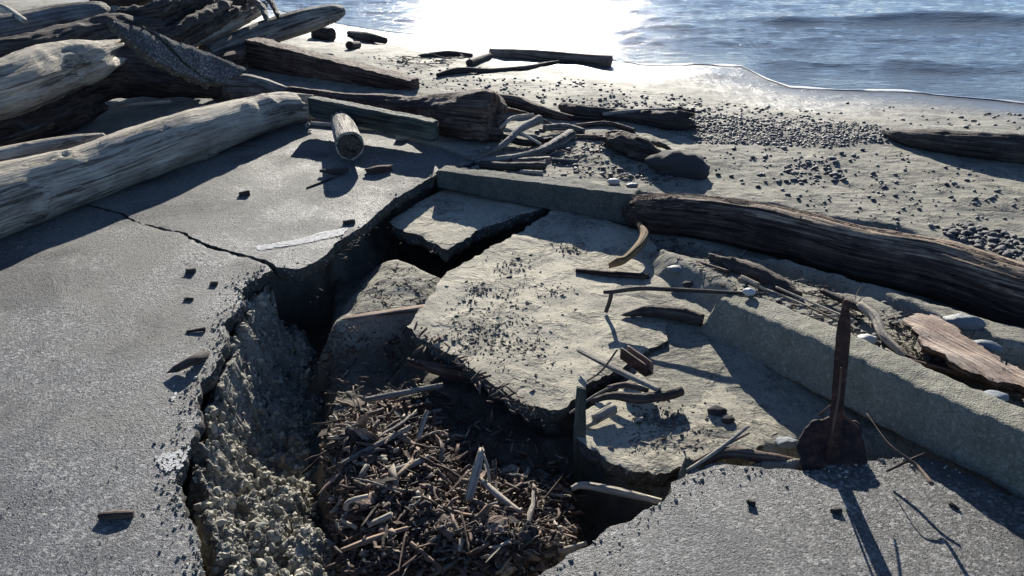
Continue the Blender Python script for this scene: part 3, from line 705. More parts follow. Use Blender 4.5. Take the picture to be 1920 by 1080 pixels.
# ------------------------------------------------------------------ square beams
def beam_mesh(name, TL, TR, BR, BL, back, nu=60, rough=.004, r=.012, seed=0, worn=0):
    """a bar whose front face has the four corners, with depth 'back'; rounded and weathered"""
    TL, TR, BR, BL, back = map(np.asarray, (TL, TR, BR, BL, back))
    L = np.linalg.norm(TR - TL); n = max(6, int(L / .02)) if nu is None else nu
    # section loop in (v, w): v 0..1 bottom to top, w 0..1 front to back, corners rounded
    hgt = np.linalg.norm(TL - BL); dep = np.linalg.norm(back); sec = []
    rv, rw = min(.4, r / hgt), min(.4, r / dep)
    def edge(a, b, k):
        for j in range(k): sec.append((a[0] + (b[0] - a[0]) * j / k, a[1] + (b[1] - a[1]) * j / k))
    def arc(cv, cw, a0):
        for j in range(4):
            a = a0 + math.pi / 2 * j / 3; sec.append((cv + rv * math.sin(a), cw - rw * math.cos(a)))
    edge((rv, 0), (1 - rv, 0), 8); arc(1 - rv, rw, 0); edge((1, rw), (1, 1 - rw), 6); arc(1 - rv, 1 - rw, math.pi / 2)
    edge((1 - rv, 1), (rv, 1), 6); arc(rv, 1 - rw, math.pi); edge((0, 1 - rw), (0, rw), 5); arc(rv, rw, 1.5 * math.pi)
    sec = np.array(sec); m = len(sec)
    u = np.linspace(0, 1, n); V = []
    for k, uu in enumerate(u):
        b = BL + (BR - BL) * uu; t_ = TL + (TR - TL) * uu
        V.append(b + sec[:, :1] * (t_ - b) + sec[:, 1:] * back)
    V = np.array(V); cen = V.mean(1, keepdims=True)
    for k in range(3):   # ends rounded off
        f = [.93, .98, .995][k]
        V[k] = cen[k] + (V[k] - cen[k]) * f; V[-1 - k] = cen[-1 - k] + (V[-1 - k] - cen[-1 - k]) * f
    e0 = cen[0] + (V[0] - cen[0]) * .5; e1 = cen[-1] + (V[-1] - cen[-1]) * .5
    ax = (TR - TL) / L
    V = np.concatenate([[np.repeat(cen[0], m, 0) - ax * r * .3], [e0 - ax * r * .3], V, [e1 + ax * r * .3], [np.repeat(cen[-1], m, 0) + ax * r * .3]])
    nn = V.shape[0]; d = V - np.concatenate([cen[:1], cen[:1], cen, cen[-1:], cen[-1:]]); ln = np.linalg.norm(d, axis=-1, keepdims=True) + 1e-6
    V = V + d / ln * (fbm(V * 9, 3, seed) * rough * 1.4 + fbm(V * 40, 3, seed + 4) * rough)[..., None]
    if worn:
        w_ = np.clip(fbm(V * 11, 3, seed + 8) - .15, 0, 1)[..., None] * worn
        V = V - d * w_
    along = (V @ ax); g = np.stack([along, d @ (back / dep), d[..., 2]], -1)
    idx = np.arange(nn * m).reshape(nn, m)
    F = np.stack([idx[:-1], np.roll(idx[:-1], -1, 1), np.roll(idx[1:], -1, 1), idx[1:]], -1).reshape(-1, 4)
    c = V.reshape(-1, 3).mean(0)
    # face the right way: compare with the section's centre
    a, b, cc = V.reshape(-1, 3)[F[m * 3, 0]], V.reshape(-1, 3)[F[m * 3, 1]], V.reshape(-1, 3)[F[m * 3, 2]]
    if np.dot(np.cross(b - a, cc - a), a - cen[2, 0]) < 0: F = F[:, ::-1]
    return mesh(name, V.reshape(-1, 3) - c, [F], attrs={'gc': g.reshape(-1, 3)}), tuple(c)
def perp(a, b, w):
    d = np.asarray(b - a)[:2]; d = d / np.linalg.norm(d); return np.array([-d[1] * w, d[0] * w, 0])
def beam(name, tl, tr, br, bl, zb, w, mat, label, cat, **kw):
    BL, BR = G(*bl, zb[0]), G(*br, zb[1])
    TL, TR = up_to(BL, tl[1]), up_to(BR, tr[1]); TL[0] += (tl[0] - bl[0]) * depth(TL) / FPX * kw.pop('slant', 0)
    if 'ztop' in kw:
        z = kw.pop('ztop'); TL[2], TR[2] = z
    me, c = beam_mesh(name, TL, TR, BR, BL, perp(BL, BR, w), **kw)
    return link(name, me, mat, label=label, cat=cat, loc=c)
beam('concrete_beam', (1340, 556), (2090, 915), (2090, 1033), (1308, 626), (-.105, -.03), .15, M_CONC, 'thick weathered yellowish concrete beam slanting out of the frame at the right', 'concrete beam', nu=130, rough=.0035, r=.02, seed=3, worn=.03, slant=1)
TLc, TRc = G(818, 320, .04), G(1190, 366, .085)
BLc, BRc = up_to(TLc, 352), up_to(TRc, 427)
me, c = beam_mesh('curb', TLc, TRc, BRc, BLc, perp(TLc, TRc, .12), nu=90, rough=.003, r=.012, seed=5, worn=.05)
link('curb_beam', me, M_CURB, label='grey curb beam bridging the far side of the hole, level with the pavement', cat='curb', loc=c)
beam('timber', (478, 73), (768, 152), (768, 181), (466, 132), (.0, -.03), .16, M_BROWN, 'long brown squared timber lying with one end raised in front of the sea', 'timber', nu=90, rough=.006, r=.015, seed=7)
beam('timber', (582, 183), (808, 229), (812, 268), (580, 218), (.10, .06), .08, M_GREEN, 'dark greenish squared timber in front of the brown flared stump', 'timber', nu=70, rough=.003, r=.008, seed=9)
root = empty('stump_log', tuple(G(920, 240, .1)), 'dark brown log with a broad flared butt end, behind the greenish timber', 'log')
log('trunk', [(545, 180, 17, .06), (640, 196, 22, .06), (740, 205, 25, .07), (800, 211, 32, .08), (845, 217, 43, .11), (885, 221, 53, .13), (925, 224, 54, .13)], M_BROWN, None, None, parent=root, lump=.08, groove=.07, end1='cut')
for sp in ([(850, 195, 12, .2), (890, 185, 15, .22), (925, 190, 16, .2), (940, 205, 12, .17)], [(860, 245, 10, .07), (900, 250, 14, .06), (932, 252, 14, .05)], [(870, 222, 12, .12), (915, 225, 17, .11), (938, 228, 15, .11)]):
    log('root', sp, M_BROWN, None, None, parent=root, lump=.12, end1='round')
# end-on log with a hollow dark end
root = empty('driftwood_log', tuple(G(650, 250, .1)), 'short pale log pointing at the camera with a dark hollow end', 'log')
log('trunk', [(640, 228, 20, .11), (647, 248, 23, .12), (656, 274, 27, .125)], M_PALE, None, None, parent=root, end1='hollow', end0='broken', rough=.05, seg=40, step=.01)
log('rotten_core', [(654, 268, 22, .1235), (656, 274.5, 22, .1255)], M_DARK, None, None, parent=root, seg=30, step=.01, rough=.10, end1='cut')
log('driftwood_stick', [(600, 320, 3, .03), (630, 322, 6, .03), (652, 318, 5, .03)], M_DARK, 'dark stick in the shadow below the hollow log end', 'stick', bend=.1)
log('driftwood_stick', [(575, 352, 1.5), (640, 328, 2)], M_DARK, 'thin twig at the foot of the hollow log', 'twig')
log('driftwood_stick', [(575, 236, 5), (590, 232, 4), (700, 243, 4)], M_PALE, 'thin white stick lying behind the hollow log', 'stick')
log('driftwood_stick', [(688, 322, 6), (710, 318, 8), (733, 315, 6)], M_BROWN, 'stubby brown piece of wood on the pavement beside the hollow log', 'wood piece', end0='broken', end1='broken')
log('driftwood_chunk', [(742, 258, 6), (756, 257, 7), (764, 259, 4)], M_PALE, 'small pale chip of wood below the greenish timber', 'wood chip')
log('driftwood_log', [(895, 180, 7, .14), (925, 187, 13, .08), (975, 195, 14), (1020, 210, 10), (1075, 222, 5), (1130, 224, 3)], M_BROWN, 'brown tapering log reaching right from behind the flared stump', 'log', end1='point')
log('driftwood_log', [(918, 98, 8), (990, 102, 9), (1080, 109, 9), (1145, 115, 11)], M_BARK, 'straight brown log lying near the glittering water', 'log', end1='cut')
log('driftwood_branch', [(820, 141, 4), (858, 132, 6), (920, 132, 4), (980, 127, 4), (1030, 118, 3), (1065, 114, 2.5)], M_DARK, 'long thin dark branch in front of the straight log', 'branch')
log('driftwood_log', [(790, 104, 3), (840, 101, 6), (884, 103, 3)], M_DARK, 'dark spindle-shaped log left of the straight log by the water', 'log', end0='point', end1='point')
log('driftwood_log', [(880, 118, 7), (900, 110, 6), (918, 104, 5)], M_DARK, 'small dark log butt beside the end of the straight log', 'log')
log('driftwood_log', [(655, 62, 5), (688, 69, 9), (722, 76, 6)], M_DARK, 'dark spindle log on the sand near the water', 'log', end0='point', end1='round')
log('driftwood_log', [(585, 62, 10), (605, 63, 12), (622, 66, 12)], M_DARK, 'dark log butt under the tip of the grey log', 'log')
log('driftwood_log', [(672, 84, 6), (655, 85, 8)], M_DARK, 'short dark log stub on the sand beside the spindle log', 'log')
root = empty('split_log', tuple(G(1180, 215, 0)), 'dark split log with a shaggy root end on the sand above the big log', 'log')
log('trunk', [(1055, 200, 9), (1085, 207, 12), (1140, 214, 11), (1200, 220, 12), (1250, 226, 17), (1290, 226, 19)], M_DARK, None, None, parent=root, lump=.15, groove=.1, end1='broken')
log('splinter', [(1130, 214, 4, .06), (1200, 208, 4, .09), (1270, 205, 3, .1)], M_GREY, None, None, parent=root)
for sp in ([(1240, 214, 6, .06), (1270, 208, 8, .08), (1297, 214, 5, .08)], [(1240, 236, 6, 0), (1275, 240, 8, 0), (1296, 238, 6, 0)]):
    log('root', sp, M_DARK, None, None, parent=root, lump=.2)
# tangle of branches in the middle distance
TG = 'driftwood branches tangled behind the curb'
for sp, m_, lab in [
    ([(1070, 252, 10), (1045, 268, 11), (1005, 287, 8), (945, 298, 7), (892, 303, 6)], M_GREY, 'thick grey curved branch with a round end, foremost in the tangle behind the curb'),
    ([(1012, 224, 9, .12), (975, 242, 7, .1), (955, 262, 6, .07), (930, 280, 5, .04), (885, 300, 4, .02)], M_GREY, 'grey branch leaning down to the left out of the tangle'),
    ([(975, 248, 2.5, .09), (1015, 271, 2.5, .05)], M_PALE, 'thin pale twig crossing the tangle of branches'),
    ([(938, 240, 3, .1), (960, 222, 4, .13), (1000, 215, 3, .13)], M_PALE, 'pale bent twig arching at the back of the tangle'),
    ([(1075, 256, 4), (1130, 258, 5)], M_BROWN, 'short brown stick right of the round-ended branch'),
    ([(900, 308, 7), (960, 312, 8), (1022, 311, 7)], M_DARK, 'dark squarish stick at the foot of the tangle'),
    ([(960, 302, 5), (1000, 300, 6), (1030, 297, 4)], M_PALE, 'pale chunky stick between the foremost branches'),
    ([(1035, 300, 4), (1070, 302, 4), (1083, 300, 2)], M_GREY, 'grey stick lying right of the tangle\'s foot'),
    ([(975, 322, 4), (1018, 324, 4)], M_PALE, 'flat pale stick lying on the sand just above the curb'),
    ([(930, 200, 4, .1), (990, 214, 3, .1), (1040, 236, 3, .05)], M_BROWN, 'brown thin branch running behind the tangle'),
    ([(1080, 236, 4), (1140, 232, 5), (1190, 245, 4)], M_BROWN, 'brown arched stick below the dark split log'),
    ([(862, 320, 4), (866, 309, 3)], M_PALE, 'tiny pale upright chip behind the curb'),
    ([(940, 256, 6, .05), (985, 268, 7, .03), (1035, 262, 6, .02)], M_DARK, 'dark branch under the crossing twig'),
    ([(1020, 240, 6, .05), (1060, 238, 7, .04), (1095, 246, 5, .03)], M_GREY, 'grey knobby branch behind the round end')]:
    log('driftwood_branch', sp, m_, lab, 'branch', TG, lump=.1)
root = empty('root_chunk', tuple(G(1180, 275, .02)), 'shaggy dark root chunk on the sand above the curb\'s right end', 'root chunk')
log('trunk', [(1135, 260, 12), (1165, 268, 19), (1205, 282, 19), (1245, 296, 9)], M_DARK, None, None, parent=root, lump=.3, groove=.12, end0='broken', end1='broken')
for sp in ([(1140, 250, 5, .08), (1170, 252, 6, .1), (1200, 262, 4, .1)], [(1200, 268, 4, .07), (1235, 270, 5, .05), (1262, 284, 3, .02)]):
    log('root', sp, M_BROWN, None, None, parent=root, lump=.3)
log('driftwood_log', [(1658, 250, 5), (1690, 256, 13), (1760, 265, 21), (1920, 280, 27), (2200, 305, 32)], M_DARK, 'black wet log at the right edge in front of the water', 'log', end0='broken', lump=.06, groove=.05)
# big log lower right
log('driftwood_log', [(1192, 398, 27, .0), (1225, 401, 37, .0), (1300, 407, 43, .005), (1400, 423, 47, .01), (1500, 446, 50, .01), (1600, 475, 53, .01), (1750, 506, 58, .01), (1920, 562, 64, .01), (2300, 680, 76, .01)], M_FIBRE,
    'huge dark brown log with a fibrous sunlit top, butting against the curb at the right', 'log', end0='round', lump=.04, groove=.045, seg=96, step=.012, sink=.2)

# ------------------------------------------------------------------ named sticks, branches and planks of the foreground
log('driftwood_branch', [(1198, 420, 5, .0), (1208, 438, 8, .0), (1199, 460, 8.5, -.01), (1174, 484, 7, -.03), (1160, 490, 9, -.04), (1143, 498, 5, -.06)], M_YELL, 'curved ochre branch arching below the end of the curb', 'branch', end1='broken')
log('driftwood_stick', [(1080, 507, 4), (1150, 514, 6), (1216, 518, 5)], M_BROWN, 'brown stick lying across the foot of the ochre branch', 'stick', end1='broken')
root = empty('driftwood_branch', tuple(G(1140, 548, -.02)), 'long thin branch with a down-bent fork, raised over the sand left of the concrete beam', 'branch')
log('stem', [(1132, 548, 3.5, .02), (1150, 547, 4, .02), (1200, 541, 4.5, .04), (1260, 543, 4.5, .05), (1340, 547, 4, .07), (1440, 552, 3, .09)], M_DARK, None, None, parent=root)
log('fork', [(1147, 547, 4, .02), (1143, 565, 4, -.03), (1136, 585, 4, -.08)], M_DARK, None, None, parent=root)
log('driftwood_stick', [(1232, 468, 2, -.05), (1295, 487, 3, -.02), (1366, 510, 4, -.0)], M_BROWN, 'thin straight stick pointing at the black driftwood beside the big log', 'stick')
log('driftwood_log', [(1332, 483, 7, -.0), (1372, 497, 14, .0), (1420, 512, 16, .01), (1465, 535, 14, .01), (1500, 556, 7, .0)], M_DARK, 'black gnarled driftwood lying below the big log', 'driftwood', lump=.2, groove=.1, end0='broken')
log('driftwood_stick', [(1392, 520, 4, .01), (1422, 535, 5, .02)], M_PALE, 'pale split stake end beside the black gnarled driftwood', 'stick', end0='broken')
log('driftwood_stick', [(1425, 538, 2, .05), (1500, 568, 2, .06), (1590, 612, 2, .07)], M_PALE, 'upper of two thin reeds running down to the rusty stake', 'reed')
log('driftwood_stick', [(1455, 538, 2, .06), (1540, 575, 2, .07), (1600, 600, 2, .08)], M_PALE, 'lower of two thin reeds running down to the rusty stake', 'reed')
log('driftwood_log', [(1172, 590, 4), (1225, 583, 13), (1275, 590, 15), (1318, 600, 12)], M_DARK, 'dark rounded wood lump against the end of the concrete beam', 'driftwood', lump=.15, end0='point')
log('driftwood_stick', [(1440, 606, 3, .0), (1500, 596, 3, .03), (1570, 592, 3, .05)], M_PALE, 'pale stick lying behind the concrete beam\'s top', 'stick')
log('driftwood_stick', [(1540, 545, 5, .02), (1600, 572, 8, .03), (1640, 590, 6, .03)], M_DARK, 'dark bark edge below the big log, right of the black driftwood', 'bark')
log('driftwood_branch', [(1612, 572, 8, .04), (1640, 595, 9, .04), (1655, 628, 8, .03), (1682, 655, 7, .02), (1695, 672, 5, .01)], M_PALE, 'pale twisted root behind the rusty stake', 'root')
for i, (sp, lab) in enumerate([([(1640, 640, 5, .0), (1760, 692, 6, .01), (1930, 745, 6, .02)], 'long dark stick between the bark plank and the concrete beam'),
                               ([(1690, 672, 4, .04), (1800, 700, 4, .05), (1900, 730, 3, .05)], 'thin brown stick under the edge of the bark plank'),
                               ([(1660, 655, 3, .04), (1720, 690, 3, .04), (1780, 712, 3, .03)], 'thin pale stick just behind the concrete beam')]):
    log('driftwood_stick', sp, [M_DARK, M_BROWN, M_PALE][i], lab, 'stick')
bpx = [(1688, 606), (1712, 590), (1745, 588), (1790, 615), (1830, 645), (1880, 680), (1940, 700), (2050, 745), (2000, 765), (1920, 735), (1850, 722), (1800, 705), (1740, 668), (1705, 630)]
me = slab_mesh('bark_plank', pix_poly(bpx, .06), zplane([G(1700, 600, .085), G(1800, 620, .055), G(1900, 720, .075), G(1740, 668, .10)]), .03, sp=.015, seed=21, jag=.022, bumpy=.014)
nV = len(me.vertices); V = np.zeros(nV * 3); me.vertices.foreach_get('co', V); V = V.reshape(-1, 3)
ax = (G(1900, 700, 0) - G(1700, 600, 0)); ax /= np.linalg.norm(ax)
a = me.attributes.new('gc', 'FLOAT_VECTOR', 'POINT'); a.data.foreach_set('vector', np.stack([V @ ax, V @ np.array([-ax[1], ax[0], 0]), V[:, 2]], -1).astype(np.float32).ravel())
M_BARKP = mat_wood('bark_weathered', [(.24, .17, .13), (.40, .31, .24), (.52, .43, .35)], .012)
link('bark_plank', me, [M_BARKP, M_BROWN], label='broad pinkish sheet of bark lying on the sand at the right', cat='bark')

# rusty stake with blade
Bs = G(1560, 874, -.02); Bs[2] = -.05
up_ = up_to(G(1560, 868, 0), 566); hs = up_[2]
root = empty('rusty_stake', tuple(G(1560, 868, 0)), 'rusty steel stake with a rounded blade standing in the broken asphalt by the concrete beam', 'stake')
p0 = G(1562, 868, 0); x0, y0 = p0[:2]; tx = (1590 - 960) * depth(up_) / FPX - x0
def Lbar():
    n = 40; V = []; prof = np.array([(-.019, 0), (.019, 0), (.021, .002), (.021, .006), (.006, .009), (.004, .028), (-.002, .028), (-.004, .009), (-.019, .006), (-.021, .003)])
    for k in range(n):
        u = k / (n - 1); z = -.15 + (hs + .15) * u; w = 1.0 if u < .86 else 1 - .65 * (u - .86) / .14
        w *= 1 + .10 * float(vn(np.array([u * 9, 0, 0]), 5)); cx = x0 + tx * max(0, z / hs) ; 
        q = prof * [w, 1]; V.append(np.column_stack([cx + q[:, 0], y0 + q[:, 1] + .01 * u, np.full(len(q), z)]))
    m = len(prof); V = np.array(V).reshape(-1, 3); idx = np.arange(n * m).reshape(n, m)
    V = V + np.stack([fbm(V * 60, 2, 6), fbm(V * 60, 2, 7), V[:, 0] * 0], -1) * .0012
    F = np.stack([idx[:-1], np.roll(idx[:-1], -1, 1), np.roll(idx[1:], -1, 1), idx[1:]], -1).reshape(-1, 4)
    V = np.vstack([V, V[-m:].mean(0)]); cap = np.stack([idx[-1], np.roll(idx[-1], -1), np.full(m, n * m)], -1)
    return mesh('post', V, [F, cap], smooth=False)
sub('post', Lbar(), M_RUST, root)
def blade():
    o = [(1498, 872), (1500, 845), (1503, 820), (1511, 806), (1521, 797), (1531, 788), (1542, 783), (1557, 779), (1580, 779), (1590, 787), (1600, 793), (1607, 803), (1613, 820), (1615, 845), (1617, 872)]
    q = []
    for x, y in o:
        w = on_plane(x, y, np.array([0, y0 + .014, 0]), np.array([0, -.6, .8])); q.append([w[0], w[2] / .60])
    q[0][1] = q[-1][1] = -.12; q = np.array(q)
    me = slab_mesh('blade', q, flat(0), .007, sp=.012, jag=.005, jstep=.008, bumpy=.0, seed=30, under=0, crumble=0)
    n = len(me.vertices); V = np.zeros(n * 3); me.vertices.foreach_get('co', V); V = V.reshape(-1, 3)
    W_ = np.column_stack([V[:, 0], y0 + .014 + V[:, 1] * .80 + V[:, 2] * .6, V[:, 1] * .60 - V[:, 2] * .8])
    me.vertices.foreach_set('co', W_.ravel().astype(np.float32)); me.update(); return me
sub('blade', blade(), [M_RUST, M_RUST], root)
log('snagged_twig', [(1577, 690, 2, .42), (1572, 745, 2.5, .30), (1562, 800, 2.5, .2), (1557, 850, 2, .06)], M_BROWN, None, None, parent=root)
log('snagged_twig', [(1536, 778, 2.5, .17), (1562, 757, 2.5, .22)], M_BROWN, None, None, parent=root)
log('snagged_twig', [(1580, 776, 2, .19), (1596, 790, 2.5, .16), (1610, 804, 2, .12)], M_BROWN, None, None, parent=root)
# wood stake standing in the middle gap
b0 = G(1083, 905, -.30); t0 = up_to(b0, 728)
xt = (1092 - 960) * depth(t0) / FPX; BLp = b0 + [-.018, 0, -.06]; BRp = b0 + [.018, 0, -.06]; TLp = np.array([xt - .02, t0[1], t0[2]]); TRp = np.array([xt + .016, t0[1], t0[2] - .01])
me, c = beam_mesh('stake', BLp, TLp, TRp, BRp, np.array([0, .02, 0]), nu=30, rough=.002, r=.004, seed=33)
link('wooden_stake', me, M_GREEN, label='dark flat wooden stake standing upright in the gap between the broken slabs', cat='stake', loc=c)
log('driftwood_stick', [(1100, 715, 1.5, -.0), (1128, 695, 1.8, .03), (1157, 656, 2, .08)], M_BROWN, 'thin twig sticking up beside the wooden stake', 'twig')
log('driftwood_stick', [(1068, 775, 2, -.02), (1110, 745, 2.5, .0), (1150, 722, 2, .01)], M_GREY, 'thin twig lying across the wooden stake\'s top', 'twig')
log('driftwood_stick', [(1086, 658, 5, -.03), (1150, 690, 8, -.02), (1236, 731, 8, -.03)], M_GREY, 'long grey board pointing down right, middle of the slab wood cluster', 'board', flat_=.5, end0='broken')
root = empty('metal_channel', tuple(G(1187, 682, -.03)), 'small rusty U-shaped metal piece among the wood right of the wooden stake', 'metal scrap')
a0, a1 = G(1163, 660, -.02), G(1211, 694, -.02); dv = (a1 - a0) / np.linalg.norm(a1 - a0); pv = np.array([-dv[1], dv[0], 0])
for k in (0, 1):
    me, c = beam_mesh('side_wall', a0 + [0, 0, .02] + pv * .032 * k, a1 + [0, 0, .02] + pv * .032 * k, a1 + [0, 0, -.03] + pv * .032 * k, a0 + [0, 0, -.03] + pv * .032 * k, pv * .008, nu=12, rough=.001, r=.002, seed=40 + k)
    oo = link('side_wall', me, M_BARK if k else M_RUST, root); oo.location = Vector(c) - Vector(root.location)
me, c = beam_mesh('web', a0 + [0, 0, -.022], a1 + [0, 0, -.022], a1 + [0, 0, -.032], a0 + [0, 0, -.032], pv * .04, nu=12, rough=.001, r=.002, seed=44)
oo = link('web', me, M_RUST, root); oo.location = Vector(c) - Vector(root.location)
log('driftwood_branch', [(1108, 752, 5, -.05), (1150, 742, 8, -.04), (1195, 747, 10, -.05), (1245, 742, 10, -.05), (1278, 733, 9, -.05)], M_DARK, 'black curved branch with a blunt end on the lower slab', 'branch', lump=.12, end1='cut')
log('driftwood_branch', [(1140, 728, 6, -.03), (1175, 722, 6, -.03), (1215, 733, 5, -.05)], M_BROWN, 'brown bent stick behind the black curved branch', 'stick', lump=.15)
log('wood_block', [(1115, 786, 10, -.07), (1150, 764, 12, -.06)], M_PALE, 'pale squared block of wood beside the black curved branch', 'wood block', seg=6, step=.02, rough=.02)
log('driftwood_stick', [(1098, 800, 4, -.09), (1120, 790, 5, -.08)], M_PALE, 'pale chip below the squared block', 'wood chip')
log('driftwood_stick', [(1288, 882, 3, .0), (1345, 845, 4, .01), (1402, 800, 3, .03)], M_GREY, 'upper of two crossed sticks on the rim between slab and asphalt', 'stick')
log('driftwood_stick', [(1300, 868, 4, -.01), (1360, 835, 3, .0), (1405, 812, 2, .0)], M_BROWN, 'lower of two crossed sticks on the rim between slab and asphalt', 'stick')
log('driftwood_log', [(1318, 868, 8, -.03), (1360, 850, 12, -.02), (1420, 856, 12, -.02), (1490, 868, 9, -.03)], M_BROWN, 'flat brown plank wedged along the rim left of the rusty stake', 'plank', flat_=1.0, end0='point', lump=.1)
log('driftwood_stick', [(1190, 790, 3), (1206, 784, 3)], M_PALE, 'pale stub of wood on the lower slab', 'wood chip')
# in the hole
log('driftwood_plank', [(1072, 916, 5, -.15), (1095, 910, 7, -.14), (1160, 922, 8, -.13), (1240, 941, 6, -.13)], M_PALE, 'pole with a sunlit top edge crossing the dark gap right of the wooden stake', 'pole')
log('driftwood_plank', [(655, 597, 9, -.12), (720, 588, 10, -.11), (800, 577, 11, -.10)], M_BARK, 'flat reddish plank along the foot of the sand mound', 'plank', flat_=.5, end0='point')
log('driftwood_log', [(765, 676, 6, -.15), (815, 690, 12, -.15), (870, 700, 14, -.15), (915, 702, 12, -.15)], M_BROWN, 'brown log end poking out from below the biggest slab', 'log', end1='cut')
log('driftwood_stick', [(685, 750, 5, -.17), (740, 740, 6, -.15), (830, 722, 5, -.15)], M_GREY, 'straight grey stick at the edge of the shade below the biggest slab', 'stick')
log('driftwood_stick', [(903, 843, 6, -.04), (893, 885, 9, -.08), (878, 938, 8, -.13)], M_PALE, 'thick pale stick standing slanted in the middle of the debris', 'stick', end0='broken')
log('driftwood_stick', [(905, 850, 3, -.05), (914, 875, 3, -.08), (918, 905, 3, -.12)], M_PALE, 'thin pale stick leaning on the thick slanted stick', 'stick')
log('driftwood_stick', [(900, 898, 4, -.10), (935, 930, 7, -.11), (975, 962, 6, -.12)], M_PALE, 'pale stick pointing down right from the slanted stick\'s foot', 'stick', end1='broken')
log('driftwood_stick', [(801, 770, 4, -.06), (793, 795, 5, -.09), (784, 822, 5, -.12)], M_PALE, 'short bright stick standing near the top of the debris', 'stick')
log('driftwood_stick', [(640, 870, 4, -.16), (700, 838, 6, -.14), (770, 800, 5, -.13)], M_GREY, 'grey branch curving up across the debris heap', 'branch', lump=.1)
log('driftwood_stick', [(650, 800, 2.5, -.13), (690, 824, 3, -.13)], M_PALE, 'thin pale stick end on the left of the debris heap', 'stick')
log('driftwood_stick', [(730, 885, 5, -.15), (770, 872, 6, -.14), (805, 856, 5, -.13)], M_GREY, 'grey stick lying in the middle left of the debris heap', 'stick')
log('driftwood_stick', [(675, 895, 5, -.14), (688, 873, 5, -.13)], M_ROCKW and M_PALE, 'short white stick end in the left of the debris heap', 'stick')
log('driftwood_stick', [(925, 1052, 5, -.17), (990, 1048, 6, -.16), (1045, 1035, 6, -.15), (1100, 1018, 4, -.13)], M_PALE, 'long pale branch along the bottom edge of the debris near the asphalt', 'branch')
log('driftwood_stick', [(640, 1032, 4, -.17), (700, 1010, 6, -.16), (765, 990, 4, -.15)], M_BARK, 'reddish stick at the lower left of the debris heap', 'stick')
log('driftwood_stick', [(770, 1018, 4, -.16), (800, 1042, 4, -.17), (830, 1068, 4, -.18)], M_BARK, 'reddish stick pointing down at the bottom of the debris', 'stick')
log('driftwood_stick', [(850, 960, 4, -.16), (930, 972, 4, -.15), (945, 980, 3, -.15)], M_GREY, 'grey stick half sunk in the sand below the slanted stick', 'stick')
log('driftwood_stick', [(690, 985, 5, -.16), (735, 965, 6, -.14)], M_PALE, 'pale stub near the lower left of the debris heap', 'stick')
log('driftwood_stick', [(640, 975, 3, -.16), (668, 990, 4, -.16)], M_PALE, 'pale stick end beside the gravel base', 'stick')
log('driftwood_stick', [(648, 955, 5, -.15), (655, 940, 5, -.12), (690, 930, 4, -.12)], M_PALE, 'hooked pale stick beside the gravel base', 'stick')
# on the pavements
log('driftwood_stick', [(328, 692, 7), (370, 672, 10), (416, 654, 8)], M_DARK, 'dark stick lying on the asphalt at the rim of the hole', 'stick', sink=-.3, end0='point', end1='round')
log('driftwood_stick', [(186, 967, 6), (218, 965, 8), (250, 963, 6)], M_BROWN, 'short brown stick on the asphalt at the lower left', 'stick')
for i, (sp, lab) in enumerate([([(350, 622, 2), (385, 617, 4)], 'small dark wood bit on the asphalt above the rim stick'), ([(450, 364, 4), (468, 361, 5)], 'small dark wood bit near the long log\'s shadow'),
        ([(350, 508, 4), (366, 507, 5)], 'small dark wood bit on the pale scuffed asphalt'), ([(396, 531, 4), (408, 531, 4)], 'tiny dark bit left of the crack\'s end'),
        ([(348, 560, 3), (362, 561, 3)], 'tiny flat bit on the asphalt left of the hole'), ([(645, 417, 4), (665, 414, 4)], 'dark chip on the rim above the white line'),
        ([(1560, 957, 4), (1578, 957, 5)], 'dark chip on the asphalt left of the stake\'s shadow'), ([(1405, 942, 5), (1416, 944, 5)], 'pale-topped pebble on the right asphalt'),
        ([(1784, 945, 4), (1798, 955, 3)], 'dark chip on the asphalt below the concrete beam')]):
    log('wood_chip', sp, M_DARK, lab, 'wood chip', 'chips on the asphalt', rough=.2, end0='broken')
root = empty('wire_twig', tuple(G(1720, 868, .03)), 'forked twig on the asphalt in front of the concrete beam', 'twig')
log('stem', [(1625, 775, 1, .10), (1665, 830, 1.2, .10), (1700, 858, 2, .09), (1722, 876, 3, .08), (1748, 908, 4, .09)], M_BROWN, None, None, parent=root)
log('fork', [(1662, 884, 2, .02), (1690, 870, 3, .05), (1712, 860, 3, .08), (1735, 850, 2, .10)], M_BROWN, None, None, parent=root)

# ------------------------------------------------------------------ rocks
def ico(sub_=2):
    import bmesh
    bm = bmesh.new(); bmesh.ops.create_icosphere(bm, subdivisions=sub_, radius=1)
    V = np.array([v.co[:] for v in bm.verts]); F = np.array([[v.index for v in f.verts] for f in bm.faces]); bm.free(); return V, F
I1, I2, I3 = ico(1), ico(2), ico(3)
def rock_mesh(seed, sub_=I3, amp=.25, sq=(1, 1, .6)):
    V, F = sub_; V = V * (1 + amp * fbm(V * 1.2 + seed * 3.1, 3, seed))[:, None]
    V = V * np.array(sq); return mesh('rock', V, [F])
def rock(px, py, rx, label, mat, sq=(1, .8, .55), name='rock', rot=0, z=None, amp=.22, sub_=I3, group=None, cat='stone', sink=.3):
    p = TT(px, py) if z is None else G(px, py, z); r = rx * depth(p) / FPX; _seed[0] += 1
    o = link(name, rock_mesh(_seed[0], sub_, amp, sq), mat, label=label, cat=cat, group=group, loc=(p[0], p[1], p[2] + r * sq[2] * (1 - sink)))
    o.scale = (r, r, r); o.rotation_euler = (0, 0, rot); return o
rock(1270, 326, 50, 'dark rounded boulder on the sand behind the big log\'s end', M_ROCKD, (1, .6, .50), 'boulder', amp=.5, sink=.45)
rock(1803, 610, 33, 'smooth blue-grey stone behind the bark sheet', M_ROCKB, (1, .55, .42), rot=-.5, z=.0, amp=.35)
